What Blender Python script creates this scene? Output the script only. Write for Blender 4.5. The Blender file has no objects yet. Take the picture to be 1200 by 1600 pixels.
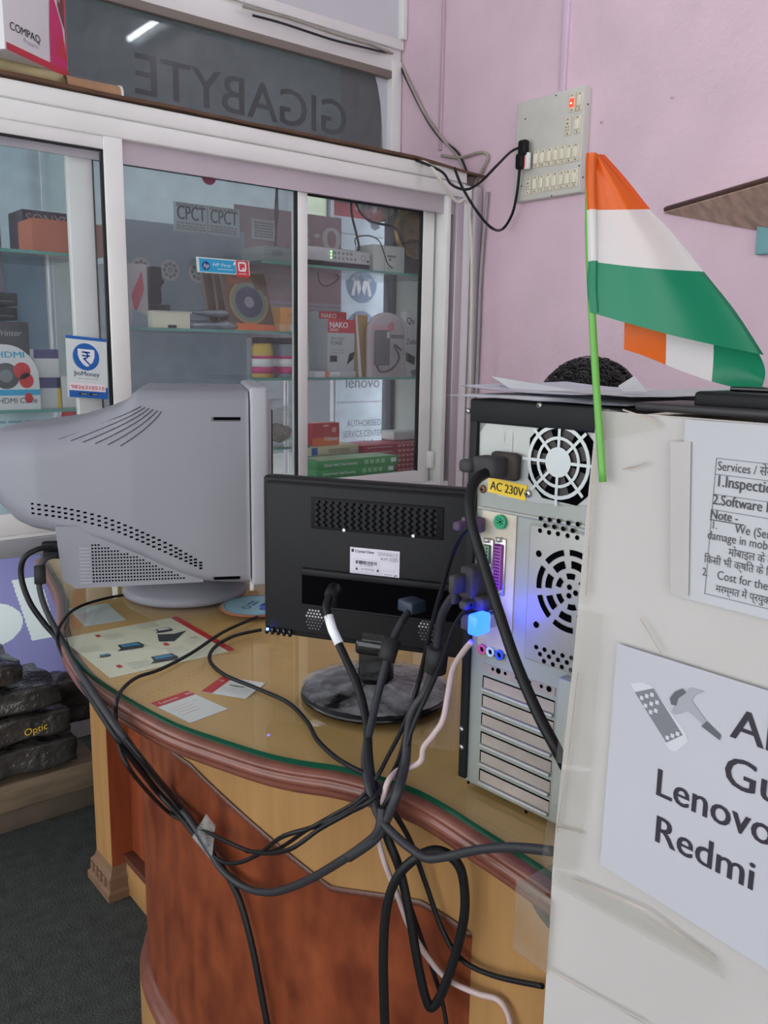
import bpy, bmesh, math, random
from mathutils import Vector, Matrix
from mathutils import noise as mnoise
random.seed(7)
V = Vector
C = bpy.context.scene
COL = C.collection
# ------------------------------------------------------------ camera
FPX, PITCH, YAW, ROLL, EYE = 1341.0, math.radians(10.57), math.radians(50.66), math.radians(.911), 1.24
_fh = V((math.cos(YAW), math.sin(YAW), 0)); _rh = V((math.sin(YAW), -math.cos(YAW), 0)); _up = V((0, 0, 1))
_F = math.cos(PITCH) * _fh - math.sin(PITCH) * _up
_U0 = math.sin(PITCH) * _fh + math.cos(PITCH) * _up
_R = math.cos(ROLL) * _rh + math.sin(ROLL) * _U0
_U = -math.sin(ROLL) * _rh + math.cos(ROLL) * _U0
EYEV = V((0, 0, EYE))
cd = bpy.data.cameras.new('camera'); cam = bpy.data.objects.new('camera', cd); COL.objects.link(cam)
cd.sensor_fit = 'VERTICAL'; cd.sensor_height = 36.0; cd.sensor_width = 27.0; cd.lens = 36.0 * FPX / 1600.0; cd.clip_start = .02
cam.matrix_world = Matrix(((_R.x, _U.x, -_F.x, 0), (_R.y, _U.y, -_F.y, 0), (_R.z, _U.z, -_F.z, EYE), (0, 0, 0, 1)))
C.camera = cam
# ------------------------------------------------------------ view, world, lights
C.view_settings.view_transform = 'Standard'; C.view_settings.look = 'None'
C.view_settings.gamma = 1; C.view_settings.use_curve_mapping = False
C.view_settings.exposure = 0.15
C.cycles.use_denoising = True
C.cycles.max_bounces = 10; C.cycles.transparent_max_bounces = 24
C.cycles.sample_clamp_indirect = 6.0
w = bpy.data.worlds.new('daylight'); C.world = w; w.use_nodes = True
bg = w.node_tree.nodes['Background']; bg.inputs[0].default_value = (.95, .98, 1.0, 1); bg.inputs[1].default_value = 3.0
TUBE_POWER = 30.0

def P(px, py, X=None, Y=None, z=None, D=None, pl=None):
    d = _F + (px - 600) / FPX * _R + (800 - py) / FPX * _U
    if z is not None: t = (z - EYE) / d.z
    elif X is not None: t = X / d.x
    elif Y is not None: t = Y / d.y
    elif D is not None: t = D / d.dot(_fh)
    else: t = (V(pl[0]) - EYEV).dot(V(pl[1])) / d.dot(V(pl[1]))
    return EYEV + d * t
# ------------------------------------------------------------ materials
def lin(v):
    v /= 255.0
    return v / 12.92 if v <= .04045 else ((v + .055) / 1.055) ** 2.4
def rgb(r, g, b): return (lin(r), lin(g), lin(b), 1)
MATS = {}
def mat(name, col, rough=.5, metal=0, var=.0, scale=12, bump=0, bscale=60, stretch=(1, 1, 1), col2=None, emit=0, spec=.5, trans=0, detail=4):
    if name in MATS: return MATS[name]
    m = bpy.data.materials.new(name); m.use_nodes = True; MATS[name] = m
    nt = m.node_tree; b = nt.nodes['Principled BSDF']
    c = rgb(*col)
    b.inputs['Base Color'].default_value = c
    b.inputs['Roughness'].default_value = rough; b.inputs['Metallic'].default_value = metal
    b.inputs['Specular IOR Level'].default_value = spec
    if emit:
        b.inputs['Emission Color'].default_value = c; b.inputs['Emission Strength'].default_value = emit
    if trans: b.inputs['Transmission Weight'].default_value = trans
    if var or bump:
        tc = nt.nodes.new('ShaderNodeTexCoord'); mp = nt.nodes.new('ShaderNodeMapping'); mp.inputs['Scale'].default_value = stretch
        nt.links.new(tc.outputs['Object'], mp.inputs[0])
    if var:
        n = nt.nodes.new('ShaderNodeTexNoise'); n.inputs['Scale'].default_value = scale; n.inputs['Detail'].default_value = detail
        nt.links.new(mp.outputs[0], n.inputs[0])
        r = nt.nodes.new('ShaderNodeValToRGB'); r.color_ramp.elements[0].position = .3; r.color_ramp.elements[1].position = .7
        c2 = rgb(*col2) if col2 else tuple(max(0, x * (1 - var)) for x in c[:3]) + (1,)
        r.color_ramp.elements[0].color = c2
        r.color_ramp.elements[1].color = c if col2 else tuple(min(1, x * (1 + var * .5)) for x in c[:3]) + (1,)
        nt.links.new(n.outputs[0], r.inputs[0]); nt.links.new(r.outputs[0], b.inputs['Base Color'])
    if bump:
        n2 = nt.nodes.new('ShaderNodeTexNoise'); n2.inputs['Scale'].default_value = bscale; n2.inputs['Detail'].default_value = 3
        nt.links.new(mp.outputs[0], n2.inputs[0])
        bp = nt.nodes.new('ShaderNodeBump'); bp.inputs['Strength'].default_value = bump; bp.inputs['Distance'].default_value = .01
        nt.links.new(n2.outputs[0], bp.inputs['Height']); nt.links.new(bp.outputs[0], b.inputs['Normal'])
    return m
def glass(name, tint=(1, 1, 1), dust=.0, dustcol=(190, 200, 205), rough=.02, ior=1.45, dscale=14, lo=.35, hi=.75):
    if name in MATS: return MATS[name]
    m = bpy.data.materials.new(name); m.use_nodes = True; MATS[name] = m
    nt = m.node_tree; nt.nodes.remove(nt.nodes['Principled BSDF']); out = nt.nodes['Material Output']
    t = nt.nodes.new('ShaderNodeBsdfTransparent'); t.inputs[0].default_value = (*tint, 1)
    g = nt.nodes.new('ShaderNodeBsdfGlossy'); g.inputs['Roughness'].default_value = rough
    lw = nt.nodes.new('ShaderNodeLayerWeight'); lw.inputs['Blend'].default_value = .5
    pw = nt.nodes.new('ShaderNodeMath'); pw.operation = 'POWER'; pw.inputs[1].default_value = 5.0; nt.links.new(lw.outputs['Facing'], pw.inputs[0])
    fr = nt.nodes.new('ShaderNodeMath'); fr.operation = 'MULTIPLY_ADD'; f0 = ((ior - 1) / (ior + 1)) ** 2
    fr.inputs[1].default_value = 1 - f0; fr.inputs[2].default_value = f0; nt.links.new(pw.outputs[0], fr.inputs[0])
    mx = nt.nodes.new('ShaderNodeMixShader')
    nt.links.new(fr.outputs[0], mx.inputs[0]); nt.links.new(t.outputs[0], mx.inputs[1]); nt.links.new(g.outputs[0], mx.inputs[2])
    last = mx
    if dust:
        d = nt.nodes.new('ShaderNodeBsdfDiffuse'); d.inputs[0].default_value = rgb(*dustcol)
        tr = nt.nodes.new('ShaderNodeBsdfTranslucent'); tr.inputs[0].default_value = rgb(*dustcol)
        ad = nt.nodes.new('ShaderNodeMixShader'); ad.inputs[0].default_value = .4
        nt.links.new(d.outputs[0], ad.inputs[1]); nt.links.new(tr.outputs[0], ad.inputs[2])
        tc = nt.nodes.new('ShaderNodeTexCoord'); n = nt.nodes.new('ShaderNodeTexNoise'); n.inputs['Scale'].default_value = dscale; n.inputs['Detail'].default_value = 6
        nt.links.new(tc.outputs['Object'], n.inputs[0])
        mr = nt.nodes.new('ShaderNodeMapRange'); mr.inputs['From Min'].default_value = .3; mr.inputs['From Max'].default_value = .7
        mr.inputs['To Min'].default_value = dust * lo; mr.inputs['To Max'].default_value = dust * (1 + hi)
        nt.links.new(n.outputs[0], mr.inputs[0])
        m2 = nt.nodes.new('ShaderNodeMixShader'); nt.links.new(mr.outputs[0], m2.inputs[0]); nt.links.new(mx.outputs[0], m2.inputs[1]); nt.links.new(ad.outputs[0], m2.inputs[2])
        last = m2
    nt.links.new(last.outputs[0], out.inputs[0])
    return m
def cloth(name, col, trl=.35, rough=.6, var=0, scale=8):
    """thin sheet: diffuse that also lets light through"""
    if name in MATS: return MATS[name]
    m = mat(name, col, rough, var=var, scale=scale); nt = m.node_tree; b = nt.nodes['Principled BSDF']; out = nt.nodes['Material Output']
    t = nt.nodes.new('ShaderNodeBsdfTranslucent'); t.inputs[0].default_value = rgb(*col)
    mx = nt.nodes.new('ShaderNodeMixShader'); mx.inputs[0].default_value = trl
    nt.links.new(b.outputs[0], mx.inputs[1]); nt.links.new(t.outputs[0], mx.inputs[2]); nt.links.new(mx.outputs[0], out.inputs[0])
    return m

PINK = mat('pink_paint', (226, 197, 211), .7, var=.07, scale=5, bump=.25, bscale=45)
CEIL = mat('ceiling_paint', (205, 205, 205), .9)
DARKWALL = mat('back_wall_paint', (150, 140, 150), .9)
FLOORM = mat('dark_carpet', (54, 60, 58), .95, var=.35, scale=30, bump=.6, bscale=200)
ALU = mat('aluminium', (236, 236, 233), .45, .1, var=.05, scale=6)
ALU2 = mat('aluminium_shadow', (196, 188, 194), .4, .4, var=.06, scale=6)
RUB = mat('rubber_black', (22, 22, 24), .7)
BLACK = mat('black_plastic', (26, 26, 28), .5, var=.08, scale=30, spec=.2)
BLACKG = mat('black_gloss', (16, 16, 18), .15)
CABLE = mat('cable_black', (22, 22, 25), .45, spec=.25)
CABLEG = mat('cable_grey', (46, 46, 50), .45, spec=.3)
CABLEW = mat('cable_white', (180, 160, 158), .5)
CABLEB = mat('cable_beige', (170, 160, 150), .6, var=.2, scale=20)
WHITE = mat('white_print', (232, 234, 236), .6)
PAPER = cloth('paper_white', (226, 228, 232), .2, .7, var=.03, scale=10)
PAPERG = mat('paper_grey', (196, 198, 200), .7, var=.06, scale=10)
INK = mat('ink_black', (30, 28, 34), .7)
INKG = mat('ink_grey', (110, 112, 118), .7)
INKL = mat('ink_light', (165, 168, 172), .7)
RED = mat('red_print', (196, 38, 44), .5)
REDD = mat('dark_red_print', (150, 40, 45), .5)
BLUE = mat('blue_print', (28, 98, 178), .5)
CYAN = mat('cyan_print', (40, 160, 205), .5)
GREEN = mat('green_print', (38, 150, 66), .5)
YELLOW = mat('yellow_print', (225, 185, 40), .5)
ORANGE = mat('orange_print', (226, 112, 44), .5)
PURPLE = mat('purple_print', (74, 62, 120), .5)
PINKP = mat('magenta_print', (205, 50, 120), .5)
BROWN = mat('brown_card', (150, 92, 60), .8, var=.15, scale=10)
GOLD = mat('gold', (190, 150, 80), .35, .7, var=.2, scale=30)
STEEL = mat('steel_case', (162, 162, 157), .45, .25, var=.08, scale=9)
STEELG = mat('steel_case_green', (150, 155, 150), .5, .2, var=.08, scale=9)
STEELD = mat('steel_dusty', (150, 140, 132), .7, .1, var=.22, scale=22)
CHROME = mat('screw_metal', (200, 196, 190), .3, .9)
RUST = mat('screw_rusty', (130, 95, 70), .5, .6)
HOLE = mat('dark_hole', (10, 10, 12), .9, spec=0)
CRTM = mat('crt_plastic', (130, 130, 139), .5, var=.03, scale=5)
CRTL = mat('crt_bezel_plastic', (160, 160, 168), .45)
YLAM = mat('yellow_laminate', (160, 120, 74), .4, var=.16, scale=6, stretch=(7, 7, .7))
YTOP = mat('yellow_worktop', (206, 168, 108), .5, var=.08, scale=5, stretch=(1, 1, 1))
REDV = mat('red_veneer', (130, 66, 38), .3, var=1, scale=22, stretch=(1.0, 1.0, .6), col2=(88, 38, 22), detail=7)
REDP = mat('red_brown_laminate', (128, 62, 36), .35, var=.3, scale=8, stretch=(5, 5, .6))
TRIM = mat('brown_moulding', (112, 66, 54), .3, var=.25, scale=25)
TRIMD = mat('dark_moulding', (86, 50, 38), .4)
GLE = mat('glass_edge_green', (14, 62, 44), .12)
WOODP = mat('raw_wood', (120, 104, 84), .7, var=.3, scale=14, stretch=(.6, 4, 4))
TAPE = glass('clear_tape', (.95, .95, .93), .12, (200, 196, 188), .3)
GTOP = glass('counter_glass', (.97, .985, .95), .0, rough=.015, ior=1.5)
GSHOW = glass('showcase_glass', (.97, .985, .985), .055, (200, 208, 214), .02, lo=.6, hi=.3)
GBACK = glass('back_glass', (.95, .965, .97), .16, (205, 212, 218), .05, lo=.7, hi=.3)
GTRAN = glass('transom_glass', (.88, .9, .9), .15, (150, 158, 162), .03, dscale=9)
GSHELF = glass('shelf_glass', (.93, .97, .96), .05, (180, 200, 200), .03)
GSEDGE = mat('shelf_glass_edge', (90, 150, 140), .2, spec=.6)
TAPEP = mat('paper_tape', (170, 165, 164), .35, var=.05, scale=12)
BLIS = glass('blister_film', (.98, .98, .98), .07, (210, 205, 208), .08)
PLAS = glass('plastic_bag_film', (.95, .95, .95), .2, (205, 205, 210), .12)

# ------------------------------------------------------------ mesh builder
def frame(o, xd, yd):
    xd = V(xd).normalized(); yd = V(yd).normalized(); n = xd.cross(yd)
    return Matrix(((xd.x, yd.x, n.x, o[0]), (xd.y, yd.y, n.y, o[1]), (xd.z, yd.z, n.z, o[2]), (0, 0, 0, 1)))
def catmull(pts, n=6):
    pts = [V(p) for p in pts]
    if len(pts) < 3: return pts
    out = []
    for i in range(len(pts) - 1):
        p0 = pts[max(i - 1, 0)]; p1 = pts[i]; p2 = pts[i + 1]; p3 = pts[min(i + 2, len(pts) - 1)]
        for k in range(n):
            t = k / n
            out.append(.5 * ((2 * p1) + (-p0 + p2) * t + (2 * p0 - 5 * p1 + 4 * p2 - p3) * t * t + (-p0 + 3 * p1 - 3 * p2 + p3) * t ** 3))
    out.append(pts[-1]); return out
class MB:
    def __init__(s): s.v, s.f, s.m, s.sm, s.mats = [], [], [], [], []
    def add(s, vs, fs, m, smooth=False, M=None):
        if m not in s.mats: s.mats.append(m)
        k = s.mats.index(m); b = len(s.v)
        s.v += [(M @ V(p)) if M is not None else V(p) for p in vs]
        for f in fs: s.f.append([b + i for i in f]); s.m.append(k); s.sm.append(smooth)
        return s
    def bm(s, bm, m, smooth=False, M=None):
        bm.verts.index_update(); s.add([v.co.copy() for v in bm.verts], [[v.index for v in f.verts] for f in bm.faces], m, smooth, M); bm.free(); return s
    def box(s, a, b, m, bev=0, M=None, seg=2):
        a, b = V(a), V(b); bm = bmesh.new(); bmesh.ops.create_cube(bm, size=1)
        for v in bm.verts: v.co = V(((a[i] + b[i]) / 2 + v.co[i] * (b[i] - a[i]) for i in range(3)))
        if bev: bmesh.ops.bevel(bm, geom=list(bm.edges), offset=bev, segments=seg, profile=.5, affect='EDGES')
        return s.bm(bm, m, bool(bev), M)
    def prism(s, poly, z0, z1, m, M=None, bev=0):
        n = len(poly); vs = [(p[0], p[1], z0) for p in poly] + [(p[0], p[1], z1) for p in poly]
        fs = [list(range(n))[::-1], list(range(n, 2 * n))] + [[i, (i + 1) % n, n + (i + 1) % n, n + i] for i in range(n)]
        return s.add(vs, fs, m, False, M)
    def tube(s, pts, r, m, sides=8, cap=True):
        pts = [V(p) for p in pts]; vs, fs = [], []; n = len(pts)
        rs = r if isinstance(r, (list, tuple)) else [r] * n
        t = (pts[1] - pts[0]).normalized(); a = t.orthogonal().normalized()
        for i, p in enumerate(pts):
            t = (pts[min(i + 1, n - 1)] - pts[max(i - 1, 0)])
            t = t.normalized() if t.length > 1e-9 else V((0, 0, 1))
            a = (a - t * a.dot(t)); a = a.normalized() if a.length > 1e-6 else t.orthogonal().normalized(); b = t.cross(a)
            for k in range(sides):
                an = 2 * math.pi * k / sides; vs.append(p + (a * math.cos(an) + b * math.sin(an)) * rs[i])
        for i in range(n - 1):
            for k in range(sides): fs.append([i * sides + k, i * sides + (k + 1) % sides, (i + 1) * sides + (k + 1) % sides, (i + 1) * sides + k])
        if cap: fs += [list(range(sides))[::-1], list(range((n - 1) * sides, n * sides))]
        return s.add(vs, fs, m, True)
    def lathe(s, prof, m, n=32, M=None, smooth=True, sx=1, sy=1):
        vs, fs = [], []
        for r, z in prof:
            for k in range(n): a = 2 * math.pi * k / n; vs.append((r * math.cos(a) * sx, r * math.sin(a) * sy, z))
        for i in range(len(prof) - 1):
            for k in range(n): fs.append([i * n + k, i * n + (k + 1) % n, (i + 1) * n + (k + 1) % n, (i + 1) * n + k])
        fs += [list(range(n))[::-1], list(range((len(prof) - 1) * n, len(prof) * n))]
        return s.add(vs, fs, m, smooth, M)
    def ball(s, c, r, m, n=2, M=None, noise=0, nscale=8, sc=(1, 1, 1)):
        bm = bmesh.new(); bmesh.ops.create_icosphere(bm, subdivisions=n, radius=1)
        for v in bm.verts:
            p = V((v.co.x * r * sc[0], v.co.y * r * sc[1], v.co.z * r * sc[2]))
            if noise: p += v.co * noise * mnoise.noise((V(c) + p) * nscale)
            v.co = V(c) + p
        return s.bm(bm, m, True, M)
    def grid(s, fn, nu, nv, m, smooth=True, mfn=None):
        if mfn is None:
            return s.add([fn(i / nu, j / nv) for j in range(nv + 1) for i in range(nu + 1)],
                         [[j * (nu + 1) + i, j * (nu + 1) + i + 1, (j + 1) * (nu + 1) + i + 1, (j + 1) * (nu + 1) + i] for j in range(nv) for i in range(nu)], m, smooth)
        vs = [fn(i / nu, j / nv) for j in range(nv + 1) for i in range(nu + 1)]; b = len(s.v); s.v += [V(p) for p in vs]
        for j in range(nv):
            for i in range(nu):
                mm = mfn((i + .5) / nu, (j + .5) / nv)
                if mm not in s.mats: s.mats.append(mm)
                s.f.append([b + j * (nu + 1) + i, b + j * (nu + 1) + i + 1, b + (j + 1) * (nu + 1) + i + 1, b + (j + 1) * (nu + 1) + i]); s.m.append(s.mats.index(mm)); s.sm.append(smooth)
        return s
    # flat print on a frame M (x right, y up, z out)
    def rect(s, M, x0, y0, x1, y1, m, lift=.0004): return s.add([(x0, y0, lift), (x1, y0, lift), (x1, y1, lift), (x0, y1, lift)], [[0, 1, 2, 3]], m, False, M)
    def poly(s, M, pts, m, lift=.0004): return s.add([(p[0], p[1], lift) for p in pts], [list(range(len(pts)))], m, False, M)
    def disc(s, M, cx, cy, r, m, lift=.0004, n=28, ry=None):
        return s.add([(cx + r * math.cos(2 * math.pi * k / n), cy + (ry or r) * math.sin(2 * math.pi * k / n), lift) for k in range(n)], [list(range(n))], m, False, M)
    def ring(s, M, cx, cy, r0, r1, m, lift=.0004, a0=0, a1=2 * math.pi, n=32, th=0):
        vs = []
        for k in range(n + 1):
            a = a0 + (a1 - a0) * k / n
            for r in (r0, r1): vs.append((cx + r * math.cos(a), cy + r * math.sin(a), lift))
        fs = [[2 * k, 2 * k + 1, 2 * k + 3, 2 * k + 2] for k in range(n)]
        s.add(vs, fs, m, False, M)
        if th:
            vs2 = vs + [(a, b, lift - th) for a, b, _ in vs]; o = len(vs)
            fs2 = []
            for k in range(n):
                fs2 += [[2 * k, 2 * k + 2, o + 2 * k + 2, o + 2 * k], [2 * k + 1, o + 2 * k + 1, o + 2 * k + 3, 2 * k + 3]]
            s.add(vs2, fs2, m, False, M)
        return s
    def line(s, M, p, q, wd, m, lift=.0004):
        p, q = V((p[0], p[1])), V((q[0], q[1])); d = (q - p).normalized(); n = V((-d.y, d.x)) * wd / 2
        return s.poly(M, [p + n, p - n, q - n, q + n], m, lift)
    def text(s, M, txt, x, y, size, m, lift=.0006, align='LEFT', fit=None, bold=0, shear=0, th=0, sx=1):
        cu = bpy.data.curves.new('t', 'FONT'); cu.body = txt; cu.size = size; cu.align_x = align; cu.shear = shear; cu.resolution_u = 3
        cu.fill_mode = 'FRONT'
        if th: cu.extrude = th; cu.fill_mode = 'BOTH' if hasattr(cu, 'fill_mode') and False else 'FRONT'
        o = bpy.data.objects.new('t', cu); me = bpy.data.meshes.new_from_object(o)
        vs = [v.co.copy() for v in me.vertices]; fs = [list(p.vertices) for p in me.polygons]
        bpy.data.objects.remove(o); bpy.data.curves.remove(cu); bpy.data.meshes.remove(me)
        if not vs: return s
        k = sx
        if fit:
            x0 = min(v.x for v in vs); x1 = max(v.x for v in vs); k = fit / max(x1 - x0, 1e-6)
        for q in range(3 if bold else 1): s.add([(x + v.x * k + q * bold * size * .7, y + v.y, lift + q * 4e-5) for v in vs], fs, m, False, M)
        return s
    def lines(s, M, x0, x1, ys, wd, m, rag=.15, lift=.0005):
        for y in ys:
            x = x0
            while x < x1 - .001:
                e = min(x1, x + (x1 - x0) * random.uniform(.08, .22)); s.rect(M, x, y, e, y + wd, m, lift); x = e + (x1 - x0) * .025
        return s
    def build(s, name, parent=None, local=False, label=None, cat=None, group=None, kind=None, origin=None):
        me = bpy.data.meshes.new(name)
        if parent is None:
            if origin is None:
                lo = [min(v[i] for v in s.v) for i in range(3)]; hi = [max(v[i] for v in s.v) for i in range(3)]
                origin = V(((lo[0] + hi[0]) / 2, (lo[1] + hi[1]) / 2, lo[2]))
            vs = [v - V(origin) for v in s.v]
        elif local: vs = s.v
        else:
            inv = ROOTM[parent.name].inverted(); vs = [inv @ v for v in s.v]
        me.from_pydata([tuple(v) for v in vs], [], s.f)
        for m in s.mats: me.materials.append(m)
        for p, k, sm in zip(me.polygons, s.m, s.sm): p.material_index = k; p.use_smooth = sm
        me.validate(); me.update()
        o = bpy.data.objects.new(name, me); COL.objects.link(o)
        if parent is not None: o.parent = parent; ROOTM[o.name] = ROOTM[parent.name]
        else: o.location = origin; ROOTM[o.name] = Matrix.Translation(origin)
        tag(o, label, cat, group, kind); return o
ROOTM = {}
def tag(o, label=None, cat=None, group=None, kind=None):
    if label: o['label'] = label
    if cat: o['category'] = cat
    if group: o['group'] = group
    if kind: o['kind'] = kind
def thing(name, loc, label, cat, rotz=0, group=None, kind=None):
    o = bpy.data.objects.new(name, None); COL.objects.link(o); o.empty_display_size = .05
    o.location = loc; o.rotation_euler = (0, 0, rotz); ROOTM[o.name] = Matrix.Translation(loc) @ Matrix.Rotation(rotz, 4, 'Z')
    tag(o, label, cat, group, kind); return o
def loc_px(root, px, py, y=0.0):
    """photo pixel -> local point on the root's plane local-y = y"""
    M = ROOTM[root.name]; n = M.to_3x3() @ V((0, 1, 0)); p0 = M @ V((0, y, 0))
    return M.inverted() @ P(px, py, pl=(p0, n))
def struct(mb, name, parent=None): return mb.build(name, parent, kind='structure')

# ============================================================ SETTING
XW, YT, YS = 2.2225, 2.676, 2.20          # pink wall plane, street glass plane, showcase front plane
struct(MB().box((-3.0, -2.6, -.1), (XW + .12, 2.9, 0), FLOORM), 'floor')
struct(MB().box((-3.0, -2.6, 3.2), (XW + .12, 2.72, 3.3), CEIL), 'ceiling')
struct(MB().box((XW, -2.6, 0), (XW + .12, 2.72, 3.2), PINK), 'wall_right')
b = MB(); b.box((.4, -2.72, 0), (XW + .12, -2.6, 3.2), DARKWALL); b.box((-3.0, -2.72, 2.6), (.4, -2.6, 3.2), DARKWALL)
struct(b, 'wall_back')  # unseen wall, dark for the transom reflection, opened to let light in
b = MB(); b.box((-3.12, -2.6, 0), (-3.0, -1.6, 3.2), DARKWALL); b.box((-3.12, -1.6, 2.75), (-3.0, 2.72, 3.2), DARKWALL)
struct(b, 'wall_left')  # unseen wall added to narrow the daylight opening and dim the room
b = MB(); b.box((.845, 2.62, 0), (XW, 2.72, .73), mat('parapet_paint', (188, 186, 190), .8))
b.box((-3.0, 2.64, 2.372), (XW, 2.72, 3.2), mat('white_board', (206, 206, 212), .6, var=.03, scale=3))
struct(b, 'wall_front')
# street: ground and the buildings across it
GROUND = mat('street_ground', (120, 116, 112), .95, var=.3, scale=3)
b = MB().box((-14, 2.95, -.22), (22, 18, -.15), GROUND); struct(b, 'ground')
def facade(x0, x1, y, h, col, lab):
    t = thing('street_building', (x0, y, -.15), lab, 'building', group='buildings across the street')
    MB().box((x0, y, -.15), (x1, y + 3, h), mat('facade_%d_%d_%d' % col, col, .9, var=.2, scale=1.5)).build('facade_wall', t)
    n = int((x1 - x0) / 1.3)
    for i in range(n):
        for z in (.6, 3.2):
            xx = x0 + (i + .5) * (x1 - x0) / n
            MB().box((xx - .35, y - .05, z), (xx + .35, y + .02, z + 1.3), mat('facade_opening', (56, 60, 66), .3)).build('window', t)
facade(-6, 3.2, 9, 4.2, (104, 102, 100), 'grey building across the street behind the left half of the showcase')
facade(3.4, 7.2, 10, 3.0, (76, 78, 84), 'dark grey building across the street behind the white signboard')
facade(7.4, 15, 11, 3.6, (172, 182, 160), 'pale greenish building across the street at the right end of the showcase')

# ---------------- transom window over the showcase
win = thing('window_1', (1.0, YT, 1.84), None, None, kind='structure')
def alu_bar(name, a, b, parent, m=ALU, bev=.003): return MB().box(a, b, m, bev).build(name, parent)
fr = MB(); fr.box((-.6, YT - .03, 2.252), (XW - .005, YT + .03, 2.372), ALU, .003); fr.box((-.6, YT - .045, 2.338), (XW - .005, YT - .028, 2.372), ALU, .002)
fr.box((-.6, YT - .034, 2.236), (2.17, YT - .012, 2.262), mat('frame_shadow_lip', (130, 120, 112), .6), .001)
fr.box((2.172, YT - .035, 1.82), (XW - .003, YT + .03, 2.30), ALU, .003); fr.box((-.6, YT - .03, 1.80), (XW - .003, YT + .03, 1.9), ALU, .003)
fr.box((2.196, YT - .06, 2.372), (XW - .002, YT + .02, 3.0), ALU, .003)
fr.build('window_frame', win)
MB().box((-.6, YT - .004, 1.9), (2.172, YT + .002, 2.252), GTRAN).build('window_pane', win)
# banner hung on the street side of the transom glass (lettering seen from behind)
ban = thing('shop_banner', (1.0, 2.74, 1.9), 'dark shop banner behind the transom glass, its large letters seen mirrored', 'banner')
BANM = cloth('banner_dark', (150, 158, 162), .12, .8, var=.3, scale=2.5); BANL = mat('banner_letter', (66, 68, 72), .8)
b = MB(); xr = P(532, 180, Y=2.74).x
b.box((-.6, 2.74, 1.86), (xr, 2.75, 2.32), BANM); b.build('banner_sheet', ban)
M = frame((0, 2.738, 0), (1, 0, 0), (0, 0, 1))
b = MB()
word = 'GIGABYTE'; xs = P(216, 110, Y=2.738).x; zb = P(330, 165, Y=2.738).z; zt = P(330, 98, Y=2.738).z
xend = P(545, 180, Y=2.738).x
Mm = M @ Matrix.Translation((0, 0, 0)) @ Matrix(((-1, 0, 0, 0), (0, 1, 0, 0), (0, 0, 1, 0), (0, 0, 0, 1)))
b.text(Mm, 'GIGABYTE', -xend, zb - .01, .175, BANL, lift=-.0012, fit=xend - xs, bold=.015)
b.build('mirrored_lettering', ban)
b = MB().box((xr + .005, 2.77, 1.8), (2.6, 2.78, 2.5), mat('shade_grey', (128, 122, 126), .8))  # flat grey panel stands in for the shaded gap past the banner
b.build('shade_panel', label='grey shutter housing outside beyond the banner\'s right end', cat='shutter')
pc = P(607, 235, Y=YT - .006)
b = MB(); M = frame((0, YT - .007, 0), (1, 0, 0), (0, 0, 1))
pts = []
for q in [(586, 118), (607, 118), (607, 234), (598, 234), (597, 200), (594, 160), (590, 135)]:
    p = P(*q, Y=YT - .007); pts.append((p.x, p.z))
b.poly(M, pts, mat('sun_film', (196, 196, 204), .6)); b.build('paper_strip', label='narrow white curved paper strip on the right end of the transom glass', cat='paper')

# ---------------- showcase
show = thing('display_showcase', (1.2, 2.3, .72), 'white aluminium framed glass showcase built across the shop front', 'showcase')
b = MB(); b.box((-.3, 2.195, 1.755), (2.135, 2.27, 1.802), ALU, .004); b.box((-.3, 2.19, 1.802), (2.135, 2.27, 1.843), ALU, .004)
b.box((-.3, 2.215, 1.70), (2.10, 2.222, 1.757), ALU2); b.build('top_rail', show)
b = MB(); b.box((-.3, 2.195, .72), (2.135, 2.28, .765), mat('sill_grey', (150, 152, 156), .5, .3), .003)
b.box((-.3, 2.205, .765), (2.135, 2.215, .79), ALU, .001); b.box((-.3, 2.235, .765), (2.135, 2.245, .79), ALU, .001); b.build('bottom_track', show)
MB().box((-.3, 2.28, .74), (2.135, 2.64, .795), mat('base_board', (190, 192, 196), .6)).build('base_board', show)
MB().box((-.3, 2.27, 1.79), (XW - .01, YT - .035, 1.815), mat('top_board', (176, 180, 184), .7)).build('top_board', show)
b = MB()
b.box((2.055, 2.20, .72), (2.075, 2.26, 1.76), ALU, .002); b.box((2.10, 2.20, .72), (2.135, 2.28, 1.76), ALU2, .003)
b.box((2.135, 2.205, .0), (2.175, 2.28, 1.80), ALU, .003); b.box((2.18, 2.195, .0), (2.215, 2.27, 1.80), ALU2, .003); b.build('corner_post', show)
b = MB(); b.box((2.205, 2.27, .72), (2.22, 2.64, 1.8), mat('end_panel', (196, 200, 196), .6)); b.build('end_panel', show)
def door(name, x0, x1, y, st, topz, lab=None, gasket=True, lw=None):
    d = MB(); lw = lw or st
    d.box((x0, y, .775), (x0 + lw, y + .022, 1.757), ALU, .002); d.box((x1 - st, y, .775), (x1, y + .022, 1.757), ALU, .002)
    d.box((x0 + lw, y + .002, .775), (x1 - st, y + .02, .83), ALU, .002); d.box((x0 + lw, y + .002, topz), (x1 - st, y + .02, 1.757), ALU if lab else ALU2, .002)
    for xx in (x0 + lw, x1 - st - .005): d.box((xx, y + .003, .83), (xx + .005, y + .018, topz), RUB)
    d.box((x0 + lw, y + .003, topz - .004), (x1 - st, y + .018, topz), RUB)
    o = d.build(name, show)
    MB().box((x0 + lw, y + .008, .83), (x1 - st, y + .012, topz), GSHOW).build('door_glass', o)
    return o
door('sliding_door', -.3, .932, 2.198, .05, 1.724, lab=True)
d2 = door('sliding_door', .80, 1.512, 2.226, .034, 1.706, lw=.062)
d3 = door('sliding_door', 1.482, 2.045, 2.248, .05, 1.704, lw=.03)
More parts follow.
